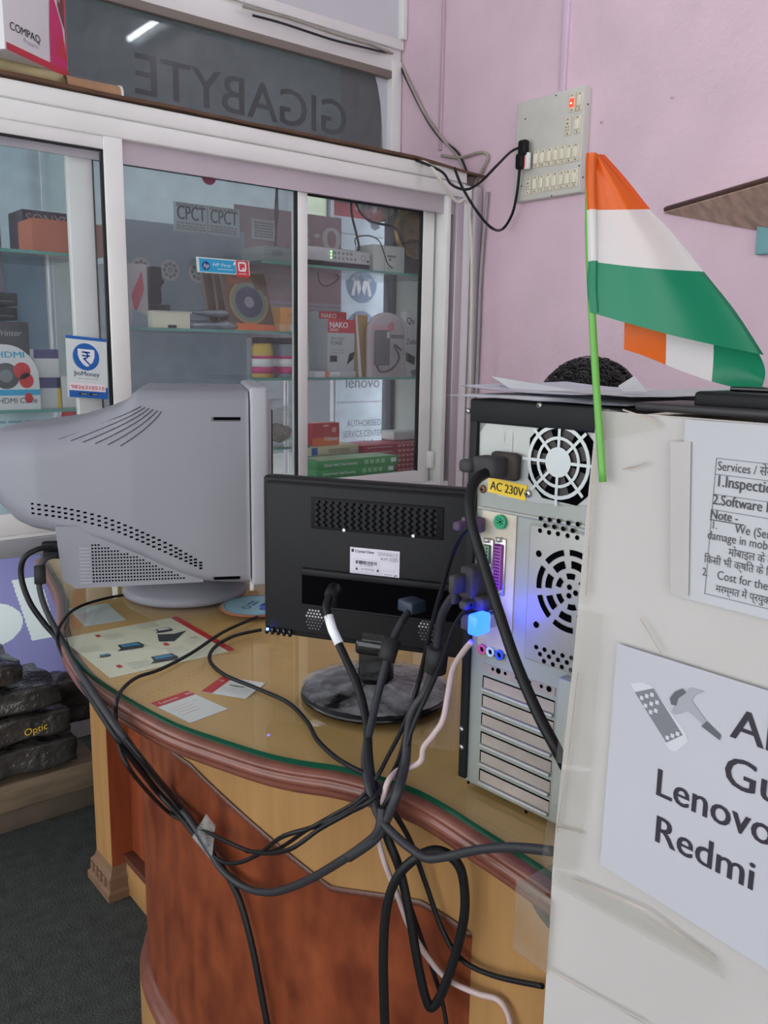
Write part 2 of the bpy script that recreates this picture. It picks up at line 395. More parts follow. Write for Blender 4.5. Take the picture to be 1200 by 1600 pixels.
p = P(671, 718, Y=2.245); MB().box((p.x - .012, 2.225, p.z - .03), (p.x + .006, 2.25, p.z + .03), ALU, .003).build('door_lock', d3)
def shelf(x0, x1, z, y0=2.285, y1=2.62):
    o = MB(); o.box((x0, y0, z - .007), (x1, y1, z), GSHELF); o.box((x0, y0 - .0015, z - .0075), (x1, y0, z + .0005), GSEDGE)
    return o.build('glass_shelf', show)
ZL1, ZL2, ZA, ZB, ZR, ZD = 1.475, 1.08, 1.296, 1.155, 1.505, .94
shelf(-.2, .86, ZL1); shelf(-.2, .86, ZL2); shelf(.90, 1.545, ZA); shelf(1.33, 2.13, ZB); shelf(1.40, 2.13, ZR, 2.31); shelf(1.1, 1.56, ZD)
b = MB().box((.868, 2.32, .795), (.873, 2.63, 1.79), GSHELF); b.build('glass_partition', show)
MB().box((.60, 2.60, .8), (.74, 2.63, 1.79), mat('mullion_purple', (120, 108, 120), .6)).build('inner_mullion', show)
# street-side glass of the showcase
win2 = thing('window_2', (1.0, YT, .73), None, None, kind='structure')
MB().box((-.4, 2.662, .73), (2.19, 2.668, 1.80), GBACK).build('window_pane', win2)
DFR = mat('dark_frame', (96, 100, 104), .5, .3)
b = MB()
for x0, x1 in ((608, 622), (634, 640)):
    a = P(x0, 520, Y=2.65).x; c = P(x1, 520, Y=2.65).x; b.box((a, 2.635, .73), (c, 2.69, 1.80), DFR if x0 < 630 else ALU, .002)
b.box((1.98, 2.63, 1.30), (2.2, 2.66, 1.345), DFR); b.build('window_frame', win2)
MB().box((.05, 2.60, 0), (.845, 2.608, .72), glass('low_glass', (.9, .95, .95), .1)).build('window_pane', win2)

# ---------------- flex sheets, posters behind the showcase
def sheet(name, q, Y, m, lab, cat, deco=None, th=.004, group=None, posts=False):
    """rectangle between pixel corners (left, top, right, bottom) hung at depth Y"""
    a = P(q[0], (q[1] + q[3]) / 2, Y=Y).x; c = P(q[2], (q[1] + q[3]) / 2, Y=Y).x
    zt = P((q[0] + q[2]) / 2, q[1], Y=Y).z; zb = P((q[0] + q[2]) / 2, q[3], Y=Y).z
    o = MB(); o.box((a, Y, zb), (c, Y + th, zt), m)
    if deco: deco(o, frame((a, Y, zb), (1, 0, 0), (0, 0, 1)), c - a, zt - zb)
    ob = o.build(name, label=lab, cat=cat, group=group)
    if posts:
        for x in (a + .02, c - .02): MB().tube([(x, Y + th + .012, -.15), (x, Y + th + .012, zt)], .010, ALU2, 8).build('support_post', ob)
    return ob
FLEX = cloth('grey_flex', (160, 172, 182), .6, .8, var=.18, scale=6)
SKYCOVER = cloth('sky_cover', (216, 224, 228), .6, .8, var=.06, scale=3)
FLEXR = cloth('red_flex', (176, 120, 126), .4, .8, var=.15, scale=5)
def d_emb(o, M, W, Hh):
    for k, fx in enumerate((.16, .38, .60)):
        cx, cy = W * fx, Hh * .80
        o.disc(M, cx, cy, .034, mat('emblem_pale', (216, 206, 202), .8), .001)
        for j in range(8):
            an = j * math.pi / 4; o.disc(M, cx + .02 * math.cos(an), cy + .02 * math.sin(an), .0062, mat('emblem_dark', (120, 120, 130), .8), .0016, 10)
        o.ring(M, cx, cy, .004, .008, mat('emblem_dark', (120, 120, 130), .8), .0016, n=12)
sheet('flex_sheet', (190, 352, 385, 700), 2.69, FLEX, 'dusty grey flex sheet with a row of round emblems behind the glass', 'banner', d_emb)
sheet('flex_sheet', (64, 150, 455, 420), 2.98, SKYCOVER, 'pale white sheet added outside to cover the sky behind the middle of the showcase', 'banner', posts=True)  # sheet added so the open sky does not blow out behind the glass
sheet('flex_sheet', (-60, 395, 76, 640), 2.64, cloth('blue_grey_flex', (156, 176, 192), .5, .8, var=.2, scale=8), 'blue grey panel standing behind the packs on the left shelves', 'panel')
sheet('flex_sheet', (-60, 150, 62, 394), 2.80, cloth('sky_cover_left', (214, 226, 232), .6, .8, var=.05), 'white sheet added outside to cover the sky behind the upper left end of the showcase', 'banner', posts=True)  # second added sheet, covering the sky at the left end
def d_red(o, M, W, Hh):
    o.text(M, '3:0', W * .50, Hh * .73, Hh * .27, mat('banner_white', (222, 206, 206), .8), lift=.001, bold=.02, fit=W * .46)
    o.rect(M, 0, 0, W, Hh * .30, cloth('brick_pale', (190, 160, 170), .4), .0008)
    for k in range(9): o.rect(M, 0, Hh * .30 * k / 9, W, Hh * .30 * k / 9 + .004, mat('brick_line', (140, 104, 116), .8), .0012)
sheet('hoarding', (368, 330, 533, 530), 2.83, FLEXR, 'faded red hoarding with large white figures outside the right bay', 'banner', d_red, posts=True)
sheet('paper_notice', (395, 343, 430, 375), 2.66, PAPER, 'small white printed notice stuck over the red hoarding', 'notice',
      lambda o, M, W, Hh: o.lines(M, W * .08, W * .92, [Hh * (.12 + .13 * k) for k in range(6)], .006, INKL))
def d_cpct(o, M, W, Hh):
    for k in (0, 1):
        x = W * .5 * k
        o.text(M, 'CPCT', x + W * .035, Hh * .42, .062, mat('poster_grey', (84, 90, 94), .8), lift=.001, fit=W * .42, bold=.02)
        o.lines(M, x + W * .03, x + W * .47, [Hh * .08, Hh * .17, Hh * .27], .006, INKL); o.lines(M, x + W * .03, x + W * .47, [Hh * .85], .012, INKL)
    o.rect(M, W * .5 - .002, 0, W * .5 + .002, Hh, INKL, .001)
sheet('exam_poster', (272, 321, 374, 366), 2.655, cloth('poster_pale', (214, 222, 224), .7), 'pair of pale grey exam posters side by side high in the showcase', 'poster', d_cpct)
def d_auth(o, M, W, Hh):
    o.rect(M, 0, Hh * .872, W, Hh, cloth('sign_red', (226, 60, 74), .4), .0008); o.text(M, 'm', W * .36, Hh * .90, .15, WHITE, lift=.0014, bold=.05)
    for fy in (.462, .64):
        cx, cy, r = W * .52, Hh * fy, W * .30
        o.disc(M, cx, cy, r, mat('sign_circle', (112, 138, 172), .6), .0012)
        for sx in (-1, 1):
            t = [(cx + sx * r * .66, cy - r * .62), (cx + sx * r * .30, cy + r * .68), (cx + sx * r * .03, cy - r * .30), (cx + sx * r * .20, cy - r * .62), (cx + sx * r * .34, cy - r * .1), (cx + sx * r * .46, cy - r * .66)]
            o.poly(M, t, WHITE, .0018)
    o.text(M, 'lenovo', W * .22, Hh * .247, Hh * .062, INKG, lift=.0012, fit=W * .66, bold=.02)
    o.text(M, 'AUTHORISED', W * .26, Hh * .098, Hh * .036, mat('ink_dark_grey', (72, 76, 84), .7), lift=.0012, fit=W * .68)
    o.text(M, 'SERVICE CENTER', W * .19, Hh * .057, Hh * .036, mat('ink_dark_grey', (72, 76, 84), .7), lift=.0012, fit=W * .78)
    o.text(M, 'MOBILE', W * .38, Hh * .018, Hh * .036, mat('ink_dark_grey', (72, 76, 84), .7), lift=.0012, fit=W * .4)
    for fy in (.81, .19): o.rect(M, 0, Hh * fy, W, Hh * fy + .005, INKL, .001)
sheet('signboard', (521, 285, 602, 705), 2.86, cloth('sign_white', (224, 232, 240), .55), 'tall white service centre signboard standing outside behind the right bay', 'signboard', d_auth, th=.02, posts=True)

# ---------------- below the showcase: banner seen from behind, plinth, packages
bs = thing('vinyl_banner', (.5, 2.59, .1), 'blue vinyl banner under the showcase with big white letters seen mirrored', 'banner')
BV = cloth('blue_vinyl', (160, 154, 208), .72, .6); BW = cloth('white_vinyl', (250, 252, 252), .72, .6)
Yb = 2.585
xr = P(109, 1000, Y=Yb).x
M = frame((0, Yb, 0), (1, 0, 0), (0, 0, 1))
def pp(*q): r = P(*q, Y=Yb); return (r.x, r.z)
c = pp(-14, 978); rx = pp(36, 978)[0] - c[0]; rz = (pp(0, 945)[1] - pp(0, 1013)[1]) / 2
bar = [pp(18, 907), pp(62, 899), pp(90, 994), pp(50, 1001)]
def inside(x, z, T):
    r = [(T[(i + 1) % 4][0] - T[i][0]) * (z - T[i][1]) - (T[(i + 1) % 4][1] - T[i][1]) * (x - T[i][0]) for i in range(4)]
    return all(v <= 0 for v in r) or all(v >= 0 for v in r)
def bmat(u, v):
    x, z = .05 + (xr - .05) * u, .08 + .655 * v
    return BW if ((x - c[0]) / rx) ** 2 + ((z - c[1]) / rz) ** 2 < 1 or inside(x, z, bar) else BV
MB().grid(lambda u, v: V((.05 + (xr - .05) * u, Yb, .08 + .655 * v)), 240, 200, BV, False, bmat).build('banner_sheet', bs)
b = MB()
Mx = M @ Matrix(((-1, 0, 0, 0), (0, 1, 0, 0), (0, 0, 1, 0), (0, 0, 0, 1)))
s0 = pp(83, 1103); b.text(Mx, 'SERVICE', -s0[0], pp(60, 1110)[1], .072, BW, lift=-.001, bold=.035)
b.build('mirrored_lettering', bs)
pl = thing('display_plinth', (.4, 2.3, 0), 'low bare wooden plinth on the floor carrying black packages', 'plinth')
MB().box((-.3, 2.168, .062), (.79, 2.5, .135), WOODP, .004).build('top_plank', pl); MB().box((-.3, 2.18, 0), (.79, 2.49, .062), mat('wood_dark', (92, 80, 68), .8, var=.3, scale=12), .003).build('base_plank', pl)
PKG = mat('package_film', (62, 60, 58), .25, var=.6, scale=14, bump=.9, bscale=38)
def package(c, sx, sy, sz, seed, lab, txt=None):
    bm = bmesh.new(); bmesh.ops.create_cube(bm, size=1); bmesh.ops.subdivide_edges(bm, edges=bm.edges, cuts=9, use_grid_fill=True)
    for v in bm.verts:
        p = v.co.copy(); q = V((p.x * 2, p.y * 2, p.z * 2)); L = max(abs(q.x), abs(q.y))
        k = 1 - .45 * max(0, L - .55) ** 1.2
        p = V((p.x * sx, p.y * sy, p.z * sz * .9 * k)); n = mnoise.noise(p * 14 + V((seed, 0, 0))) * .013 + mnoise.noise(p * 40 + V((0, seed, 0))) * .005
        v.co = V(c) + p + v.normal * n if v.normal.length else V(c) + p
    o = MB().bm(bm, PKG, True)
    if txt:
        M = frame((c[0] + .105, c[1] - sy / 2 - .010, c[2] - .012), (1, 0, .1), (0, 0, 1)); o.text(M, txt, 0, 0, .026, YELLOW, lift=.002)
    return o.build('wrapped_package', label=lab, cat='package', group='black packages stacked on the plinth')
package((.50, 2.28, .185), .46, .22, .085, 1, 'lowest black plastic-wrapped package of the stack on the plinth')
package((.49, 2.285, .27), .44, .22, .075, 5, 'black wrapped package with yellow lettering in the middle of the plinth stack', 'Optic')
package((.485, 2.28, .347), .42, .21, .07, 9, 'black wrapped package second from the top of the plinth stack')
package((.43, 2.285, .417), .36, .2, .06, 13, 'topmost black wrapped package under the blue banner')
package((.80, 2.44, .225), .11, .1, .16, 21, 'small black package at the right of the stack beside the pillar')

# ============================================================ COUNTER
ZC = .766
_E = [(.44, .572), (.495, .575), (.56, .577), (.635, .578), (.684, .568), (.717, .555), (.752, .537), (.783, .514), (.825, .491), (.888, .468), (.963, .444), (1.039, .431),
      (1.13, .422), (1.206, .419), (1.293, .427), (1.37, .443), (1.461, .467), (1.657, .53), (1.93, .588), (2.0, .60)]
_PN = [(.43, .62), (.50, .62), (.56, .62), (.62, .618), (.70, .60), (.80, .572), (.9, .55), (1.0, .535), (1.1, .526), (1.2, .530), (1.3, .546), (1.37, .572), (1.42, .605), (1.45, .64), (1.465, .70)]
def interp(T, y):
    if y <= T[0][0]: return T[0][1]
    for i in range(len(T) - 1):
        if y <= T[i + 1][0]:
            y0, y1 = T[i][0], T[i + 1][0]; u = (y - y0) / (y1 - y0)
            p0, p1, p2, p3 = T[max(i - 1, 0)][1], T[i][1], T[i + 1][1], T[min(i + 2, len(T) - 1)][1]
            m1 = (p2 - T[max(i - 1, 0)][1]) / (y1 - T[max(i - 1, 0)][0]) * (y1 - y0); m2 = (p3 - p1) / (T[min(i + 2, len(T) - 1)][0] - y0) * (y1 - y0)
            return (2 * u ** 3 - 3 * u ** 2 + 1) * p1 + (u ** 3 - 2 * u ** 2 + u) * m1 + (-2 * u ** 3 + 3 * u ** 2) * p2 + (u ** 3 - u ** 2) * m2
    return T[-1][1]
def curtain(px, py, T, off):
    """photo pixel -> point on the vertical surface X = T(Y) - off"""
    d = _F + (px - 600) / FPX * _R + (800 - py) / FPX * _U; best = None
    t = .3; prev = None
    while t < 2.2:
        p = EYEV + d * t; g = p.x - (interp(T, p.y) - off)
        if prev is not None and prev < 0 <= g:
            lo, hi = t - .004, t
            for _ in range(20):
                mid = (lo + hi) / 2; q = EYEV + d * mid
                if q.x - (interp(T, q.y) - off) < 0: lo = mid
                else: hi = mid
            return EYEV + d * hi
        if best is None or abs(g) < best[0]: best = (abs(g), p)
        prev = g; t += .004
    return best[1]
ys = [.44 + (2.0 - .44) * i / 90 for i in range(91)]
XB = 1.12
ctr = thing('reception_counter', (.8, 1.2, 0), 'bow-fronted wooden reception counter in yellow laminate and red veneer', 'counter')
poly = [(interp(_E, y) + .02, y) for y in ys] + [(XB, 2.0), (XB, .44)]
MB().prism(poly, .722, .757, YTOP).build('worktop', ctr)
prof = [(.022, .7575), (.006, .7575), (.001, .754), (.0, .750), (.004, .7485), (.001, .746), (-.001, .741), (.001, .737), (.005, .735), (.003, .732), (.006, .726), (.012, .722), (.03, .722)]
b = MB(); vs = []
for y in ys:
    d = V((interp(_E, y + .01) - interp(_E, y - .01), .02)).normalized(); n = V((d.y, -d.x))   # points inward (+x)
    for o_, z_ in prof: vs.append((interp(_E, y) + n.x * o_, y + n.y * o_, z_))
k = len(prof)
b.add(vs, [[i * k + j, i * k + j + 1, (i + 1) * k + j + 1, (i + 1) * k + j] for i in range(len(ys) - 1) for j in range(k - 1)], TRIM, True); b.build('edge_moulding', ctr)
# front panel: red veneer below a slanting moulding, yellow laminate above
bp = [(245, 1150), (300, 1196), (400, 1290), (520, 1388), (590, 1398), (660, 1410), (738, 1462)]
BZ = sorted([(curtain(x, y, _PN, 0).y, curtain(x, y, _PN, 0).z) for x, y in bp])
YEND = BZ[0][0]
def bz(y):
    if y <= YEND: return 0.0
    if y >= BZ[-1][0]: return min(.722, BZ[-1][1] + (y - BZ[-1][0]) * 2)
    for i in range(len(BZ) - 1):
        if y <= BZ[i + 1][0]: u = (y - BZ[i][0]) / (BZ[i + 1][0] - BZ[i][0]); return BZ[i][1] + u * (BZ[i + 1][1] - BZ[i][1])
py_ = sorted(set([.43 + (1.465 - .43) * i / 80 for i in range(81)] + [YEND, YEND + .0005]))
red, yel, mo = MB(), MB(), MB()
for y0, y1 in zip(py_[:-1], py_[1:]):
    a, c = interp(_PN, y0), interp(_PN, y1); za, zb_ = bz(y0 + 1e-6), bz(y1)
    if za > .001: red.add([(a, y0, 0), (a, y0, za), (c, y1, zb_), (c, y1, 0)], [[0, 1, 2, 3]], REDV, False)
    if za < .7215: yel.add([(a, y0, za), (a, y0, .722), (c, y1, .722), (c, y1, zb_)], [[0, 1, 2, 3]], YLAM, False)
    if YEND < y0 and za < .715:
        mo.add([(a - .003, y0, za - .004), (a - .006, y0, za), (a - .003, y0, za + .004), (c - .003, y1, zb_ - .004), (c - .006, y1, zb_), (c - .003, y1, zb_ + .004)], [[0, 1, 4, 3], [1, 2, 5, 4]], TRIMD, True)
fp = red.build('veneer_panel', ctr); yel.build('laminate_panel', ctr); mo.build('panel_moulding', ctr)
sk = MB(); vs = []
skp = [(.0, .15), (-.006, .148), (-.010, .140), (-.006, .134), (-.012, .126), (-.016, .118), (-.016, .0)]
ss = [y for y in py_ if y > YEND]
for y in ss:
    d = V((interp(_PN, y + .01) - interp(_PN, y - .01), .02)).normalized(); n = V((d.y, -d.x))
    for o_, z_ in skp: vs.append((interp(_PN, y) + n.x * o_, y + n.y * o_, z_))
k = len(skp)
for i in range(len(ss) - 1):
    for j in range(k - 1):
        sk.add([vs[i * k + j], vs[i * k + j + 1], vs[(i + 1) * k + j + 1], vs[(i + 1) * k + j]], [[0, 1, 2, 3]], TRIM if j < k - 2 else YLAM, j < k - 2)
sk.build('skirting', ctr)
b = MB().box((.705, 1.44, .0), (.725, 1.98, .722), REDP); b.box((.685, 1.46, 0), (.705, 1.752, .085), YLAM, .003); b.box((.68, 1.46, .085), (.705, 1.752, .1), TRIMD, .002); b.build('recessed_panel', ctr)
b = MB().box((.72, 1.93, .0), (XB, 1.95, .722), YLAM); b.build('end_panel', ctr)
b = MB(); b.box((.655, 1.757, .06), (.735, 1.85, .722), YLAM); b.box((.6555, 1.7555, .06), (.735, 1.757, .722), REDP); pil = b.build('pillar', ctr)
b = MB(); z0 = [(.018, 0), (.018, .018), (.012, .024), (.012, .05), (.004, .06), (.0, .075)]
for (o0, za), (o1, zb_) in zip(z0[:-1], z0[1:]):
    A = [(.655 - o0, 1.7555 - o0), (.735 + o0, 1.7555 - o0), (.735 + o0, 1.85 + o0), (.655 - o0, 1.85 + o0)]; B = [(.655 - o1, 1.7555 - o1), (.735 + o1, 1.7555 - o1), (.735 + o1, 1.85 + o1), (.655 - o1, 1.85 + o1)]
    b.add([(x, y, za) for x, y in A] + [(x, y, zb_) for x, y in B], [[i, (i + 1) % 4, 4 + (i + 1) % 4, 4 + i] for i in range(4)], mat('pillar_base_wood', (112, 84, 62), .6, var=.2, scale=20), False)
for k in range(4): b.box((.638, 1.765 + k * .024, .026), (.645, 1.779 + k * .024, .05), mat('pillar_base_wood', (112, 84, 62)), .002)
b.build('pillar_base', pil)
# glass sheet on the worktop
gp = [(interp(_E, y) + .011, y) for y in ys] + [(XB - .01, 1.99), (XB - .01, .445)]
n = len(gp); b = MB()
b.add([(x, y, ZC) for x, y in gp], [list(range(n))[::-1]], GTOP)
b.add([(x, y, .7585) for x, y in gp] + [(x, y, ZC) for x, y in gp], [[i, (i + 1) % n, n + (i + 1) % n, n + i] for i in range(n)], GLE)
b.build('glass_sheet', label='clear green-edged glass sheet covering the wooden counter top', cat='glass sheet')
# ============================================================ CRT MONITOR
ax = V((.887, -.46, 0)).normalized(); ay = V((-ax.y, ax.x, 0))
seam_near = P(392, 912, D=1.5); HWC = .178
seam_c = V((seam_near.x, seam_near.y, ZC)) + ay * HWC
crt = thing('crt_monitor', seam_c - ax * .13, 'big grey CRT computer monitor seen from its side on the counter', 'monitor', math.atan2(ax.y, ax.x))
def cp(px, py, y=-HWC): v = loc_px(crt, px, py, y); return (v.x, v.z)
XS = .13
tops = [cp(*q) for q in [(392, 614), (300, 613), (214, 613), (204, 621), (196, 631), (180, 642), (161, 651), (130, 662), (99, 671), (60, 677), (22, 681), (0, 684), (-20, 687), (-34, 692)]]
bots = [cp(*q) for q in [(392, 912), (352, 912), (323, 910), (286, 899), (250, 884), (220, 870), (190, 859), (165, 851), (121, 842), (80, 838), (40, 835), (15, 828), (0, 815), (-20, 800), (-34, 785)]]
def at(T, x):
    if x >= T[0][0]: return T[0][1]
    for (x0, z0), (x1, z1) in zip(T[:-1], T[1:]):
        if x >= x1: return z0 + (z1 - z0) * (x - x0) / (x1 - x0)
    return T[-1][1]
xr = min(tops[-1][0], bots[-1][0])
def hw(x):
    s = XS - x
    return HWC - max(0, s - .20) * .14 - max(0, s - .36) * .25
def crt_ring(x, inset=0, n=9):
    zt, zb = at(tops, x) - inset, at(bots, x) + inset; h = hw(x) - inset; s = XS - x
    rt = .018 + max(0, min(1, (s - .15) / .1)) * .030; rb = .016 + max(0, min(1, (s - .30) / .1)) * .03
    rt = min(rt, (zt - zb) * .45); rb = min(rb, (zt - zb) * .45); crown = .012
    pts = []
    for (sx, zc, r, a0) in ((1, zt - rt, rt, 0), (-1, zt - rt, rt, 90), (-1, zb + rb, rb, 180), (1, zb + rb, rb, 270)):
        for k in range(n):
            a = math.radians(a0 + 90 * k / (n - 1)); y = sx * (h - r) + r * math.cos(a); z = zc + r * math.sin(a)
            if a0 < 180: z += crown * (1 - (y / h) ** 2) if abs(y) < h else 0
            pts.append((x, y, z))
    return pts
b = MB(); xs = [XS - (XS - xr) * (i / 60) for i in range(61)]
rings = [crt_ring(x) for x in xs] + [crt_ring(xr - .006, .012), crt_ring(xr - .008, .03)]
n = len(rings[0])
b.add([p for r in rings for p in r], [[i * n + k, i * n + (k + 1) % n, (i + 1) * n + (k + 1) % n, (i + 1) * n + k] for i in range(len(rings) - 1) for k in range(n)] + [list(range((len(rings) - 1) * n, len(rings) * n)), list(range(n))], CRTM, True)
shell = b.build('monitor_shell', crt, True)
# front bezel
zt0, zb0 = at(tops, XS) , at(bots, XS)
b = MB(); b.box((XS + .002, -HWC - .003, zb0 - .004), (XS + .034, HWC + .003, zt0 + .010), CRTL, .006, seg=3)
b.box((XS + .03, -HWC + .012, zb0 + .05), (XS + .04, HWC - .012, zt0 - .01), CRTL, .004); bz_ = b.build('front_bezel', crt, True)
b = MB(); b.box((XS + .038, -HWC + .03, zb0 + .07), (XS + .044, HWC - .03, zt0 - .03), BLACKG, .002); b.build('screen', crt, True)
# slots on the near side
b = MB()
for q in ((352, 655), (352, 904)):
    v = loc_px(crt, *q, -HWC); b.box((v.x - .024, -HWC - .0006, v.z - .004), (v.x + .026, -HWC + .004, v.z + .004), mat('slot_shade', (92, 90, 98), .7), .001)
    b.box((v.x - .02, -HWC - .0009, v.z - .0015), (v.x + .026, -HWC + .004, v.z + .0035), HOLE); b.build('side_slot', crt, True); b = MB()
# three curved rows of vent slits
b = MB()
row = [(40, 808), (80, 812), (121, 818), (165, 828), (205, 842), (240, 857), (275, 873), (300, 886), (318, 896)]
rowp = catmull([V((*cp(x, y - 10), 0)) for x, y in row], 12)
for r_ in range(3):
    acc = 0
    for p0, p1 in zip(rowp[:-1], rowp[1:]):
        acc += (p1 - p0).length
        fade = 1 if (XS - p0.x) > .1 else .75
        zz = p0.y - (r_ - 1) * .0082 * (1 if (XS - p0.x) > .14 else max(.4, (XS - p0.x) / .14))
        y = -hw(p0.x)
        if acc > .0085 and XS - p0.x < .375:
            acc = 0; b.box((p0.x - .0028, y - .0006, zz - .0016), (p0.x + .0028, y + .004, zz + .0016), HOLE)
        elif XS - p0.x >= .375 and p1 != p0:
            b.tube([(p0.x, y - .0002, zz), (p1.x, -hw(p1.x) - .0002, zz)], .0009, mat('slit_shade', (96, 96, 104), .7), 5)
b.build('vent_slits', crt, True)
# fluted vents on the sloping shoulder
b = MB()
for k in range(6):
    f0 = k / 5
    a_ = cp(238 - 24 * f0 + 6, 640 - 4 * f0); c_ = cp(192 - 90 * f0 + 10, 694 - 6 * f0 + (0 if k else 4))
    P0 = V((252 - 32 * f0, 643 - 8 * f0)); P1 = V((235 - 47 * f0, 668 - 14 * f0)); P2 = V((188 - 100 * f0, 697 - 8 * f0))
    prev = None
    for j in range(15):
        t = j / 14; q = P0 * (1 - t) ** 2 + P1 * 2 * t * (1 - t) + P2 * t * t
        # find the shell surface along the ray: nearest of side wall and top crown
        v = loc_px(crt, q.x, q.y, -hw(.0) + .0); x = v.x
        zt = at(tops, x); s_ = XS - x; rt = .018 + max(0, min(1, (s_ - .15) / .1)) * .030; h = hw(x)
        yy = -h
        if v.z > zt - rt: dz = min(rt, v.z - (zt - rt)); yy = -(h - rt) - math.sqrt(max(0, rt * rt - dz * dz))
        p = V((x, yy - .0004, v.z))
        if prev is not None: b.tube([prev, p], .0011, mat('flute_shade', (84, 82, 90), .7), 5)
        prev = p
b.build('shoulder_flutes', crt, True)
# lower speaker-like box with perforated side
lb = MB(); L0, L1 = cp(318, 912)[0], cp(122, 905)[0]; yb = -HWC + .012
zlo0, zlo1 = cp(318, 912)[1] + .004, cp(140, 920)[1]
tp = [(L0, at(bots, L0) + .02), (cp(286, 899)[0], at(bots, cp(286, 899)[0]) + .02), (cp(220, 870)[0], at(bots, cp(220, 870)[0]) + .02), (L1, at(bots, L1) + .02), (L1 - .035, at(bots, L1) + .02)]
bt = [(L1 - .028, zlo1 + .016), (L1 - .006, zlo1 - .002), (L0, zlo0 - .004)]
pg = tp + bt
n = len(pg); ins = 0
vs = [(x, yb, z) for x, z in pg] + [(x, -yb, z) for x, z in pg]
lb.add(vs, [list(range(n)), list(range(n, 2 * n))[::-1]] + [[i, (i + 1) % n, n + (i + 1) % n, n + i] for i in range(n)], CRTM)
for k in range(11): lb.box((L1 + .002, yb - .0012, zlo1 + .006 + k * .0062), (L1 + .022, yb + .002, zlo1 + .009 + k * .0062), mat('rib_plastic', (150, 150, 160), .5), .0006)
low = lb.build('lower_housing', crt, True)
b = MB(); zr0 = cp(150, 911)[1]
for r_ in range(12):
    z = zr0 + r_ * .0059
    for c_ in range(34):
        x = L1 + .0245 + c_ * .0053
        if x < L0 - .004 and z < at(bots, x) - .006: b.box((x - .0016, yb - .0004, z - .0014), (x + .0016, yb + .003, z + .0014), HOLE)
b.build('grille_holes', low, True)
b = MB(); b.lathe([(.118, 0), (.122, .006), (.115, .018), (.09, .036), (.06, .052), (.058, .07)], CRTM, 40, Matrix.Translation((XS - .118, 0, 0))); b.build('swivel_base', crt, True)
b = MB()
for q in ((86, 852), (88, 866)):
    v = loc_px(crt, *q, -HWC + .05); b.box((v.x - .022, v.y - .008, v.z - .007), (v.x + .02, v.y + .008, v.z + .007), BLACK, .003)
b.build('cable_plugs', crt, True)

# ============================================================ LCD MONITOR (back towards the camera)
ld = V((.51, -.86, 0)).normalized(); ln = V((ld.y, -ld.x, 0))   # ln points to the camera
lcd = thing('lcd_monitor', V((.716, .886, ZC)), 'black flat LCD monitor seen from behind with a white spec label', 'monitor', math.atan2(ld.y, ld.x))
def lp(px, py, y=-.012): v = loc_px(lcd, px, py, y); return (v.x, v.z)
YL = -.012
x0, z1 = lp(407, 743); z0 = lp(405, 989)[1]; x1 = x0 + .345
b = MB(); b.box((x0, YL + .006, z0), (x1, YL + .030, z1), BLACK, .005, seg=3)
b.box((x0 + .006, YL - .0, z0 + .006), (x1 - .006, YL + .01, z1 - .006), BLACK, .006, seg=3); body = b.build('back_cover', lcd, True)
MB().box((x0 + .012, YL + .0295, z0 + .02), (x1 - .012, YL + .0315, z1 - .012), BLACKG).build('screen', lcd, True)
Mb = frame((0, YL, 0), (1, 0, 0), (0, 0, 1))
b = MB(); a = lp(486, 776); c = lp(700, 845); c = (x1 - (a[0] - x0) , c[1])
b.box((a[0], YL - .0012, c[1]), (c[0], YL + .003, a[1]), mat('vent_panel', (22, 22, 24), .6, spec=.15), .001)
import itertools
for r_ in range(9):
    for k in range(34):
        x = a[0] + .008 + (k + .5 * (r_ % 2)) * (c[0] - a[0] - .016) / 34; z = c[1] + .006 + r_ * (a[1] - c[1] - .012) / 8
        b.poly(Mb, [(x - .002, z), (x, z + .0026), (x + .002, z), (x, z - .0026)], HOLE if (r_ + k) % 2 else mat('vent_diamond', (34, 34, 38), .5, spec=.2), .0014)
b.build('vent_grille', lcd, True)
b = MB()
for q in ((538, 828), (646, 837)): p = lp(*q); b.disc(Mb, p[0], p[1], .0022, mat('screw_head', (226, 226, 230), .3, .0), .0018); b.build('screw', lcd, True); b = MB()
# label
b = MB(); p = lp(547, 903); q = lp(627, 858); W, Hh = .0715, .0385
lo = (p[0], lp(547, 897)[1]); M = frame((lo[0], YL - .0004, lo[1]), (1, 0, -.0), (0, 0, 1))
b.rect(M, 0, 0, W, Hh, mat('label_silver', (206, 200, 214), .5), .0004)
b.text(M, 'Crystal Clear', W * .1, Hh * .83, .0052, INK, lift=.0008, bold=.03); b.rect(M, W * .03, Hh * .83, W * .075, Hh * .94, INK, .0008); b.text(M, 'SPARKLE', W * .56, Hh * .78, .0078, INKL, lift=.0008, fit=W * .4, bold=.03)
b.text(M, 'BLED', W * .62, Hh * .64, .0048, INKG, lift=.0008); b.lines(M, W * .8, W * .97, [Hh * .72, Hh * .67, Hh * .62], .0007, INKG, lift=.0008)
for k in range(26): b.rect(M, W * (.12 + k * .0165), Hh * .42, W * (.12 + k * .0165) + random.choice((.0004, .0008)), Hh * .54, INK, .0008)
b.text(M, 'SN 1107304958', W * .2, Hh * .36, .003, INKG, lift=.0008)
for (u0, v0, u1, v1) in ((.07, .32, .55, .6), (.60, .26, .92, .58)):
    for (p_, q_) in (((u0, v0), (u1, v0)), ((u1, v0), (u1, v1)), ((u1, v1), (u0, v1)), ((u0, v1), (u0, v0))): b.line(M, (p_[0] * W, p_[1] * Hh), (q_[0] * W, q_[1] * Hh), .0003, INKL, .0008)
for u in (.14, .57): b.poly(M, [(W * u - .0022, Hh * .2), (W * u + .0022, Hh * .2), (W * u, Hh * .3)], INK, .0008)
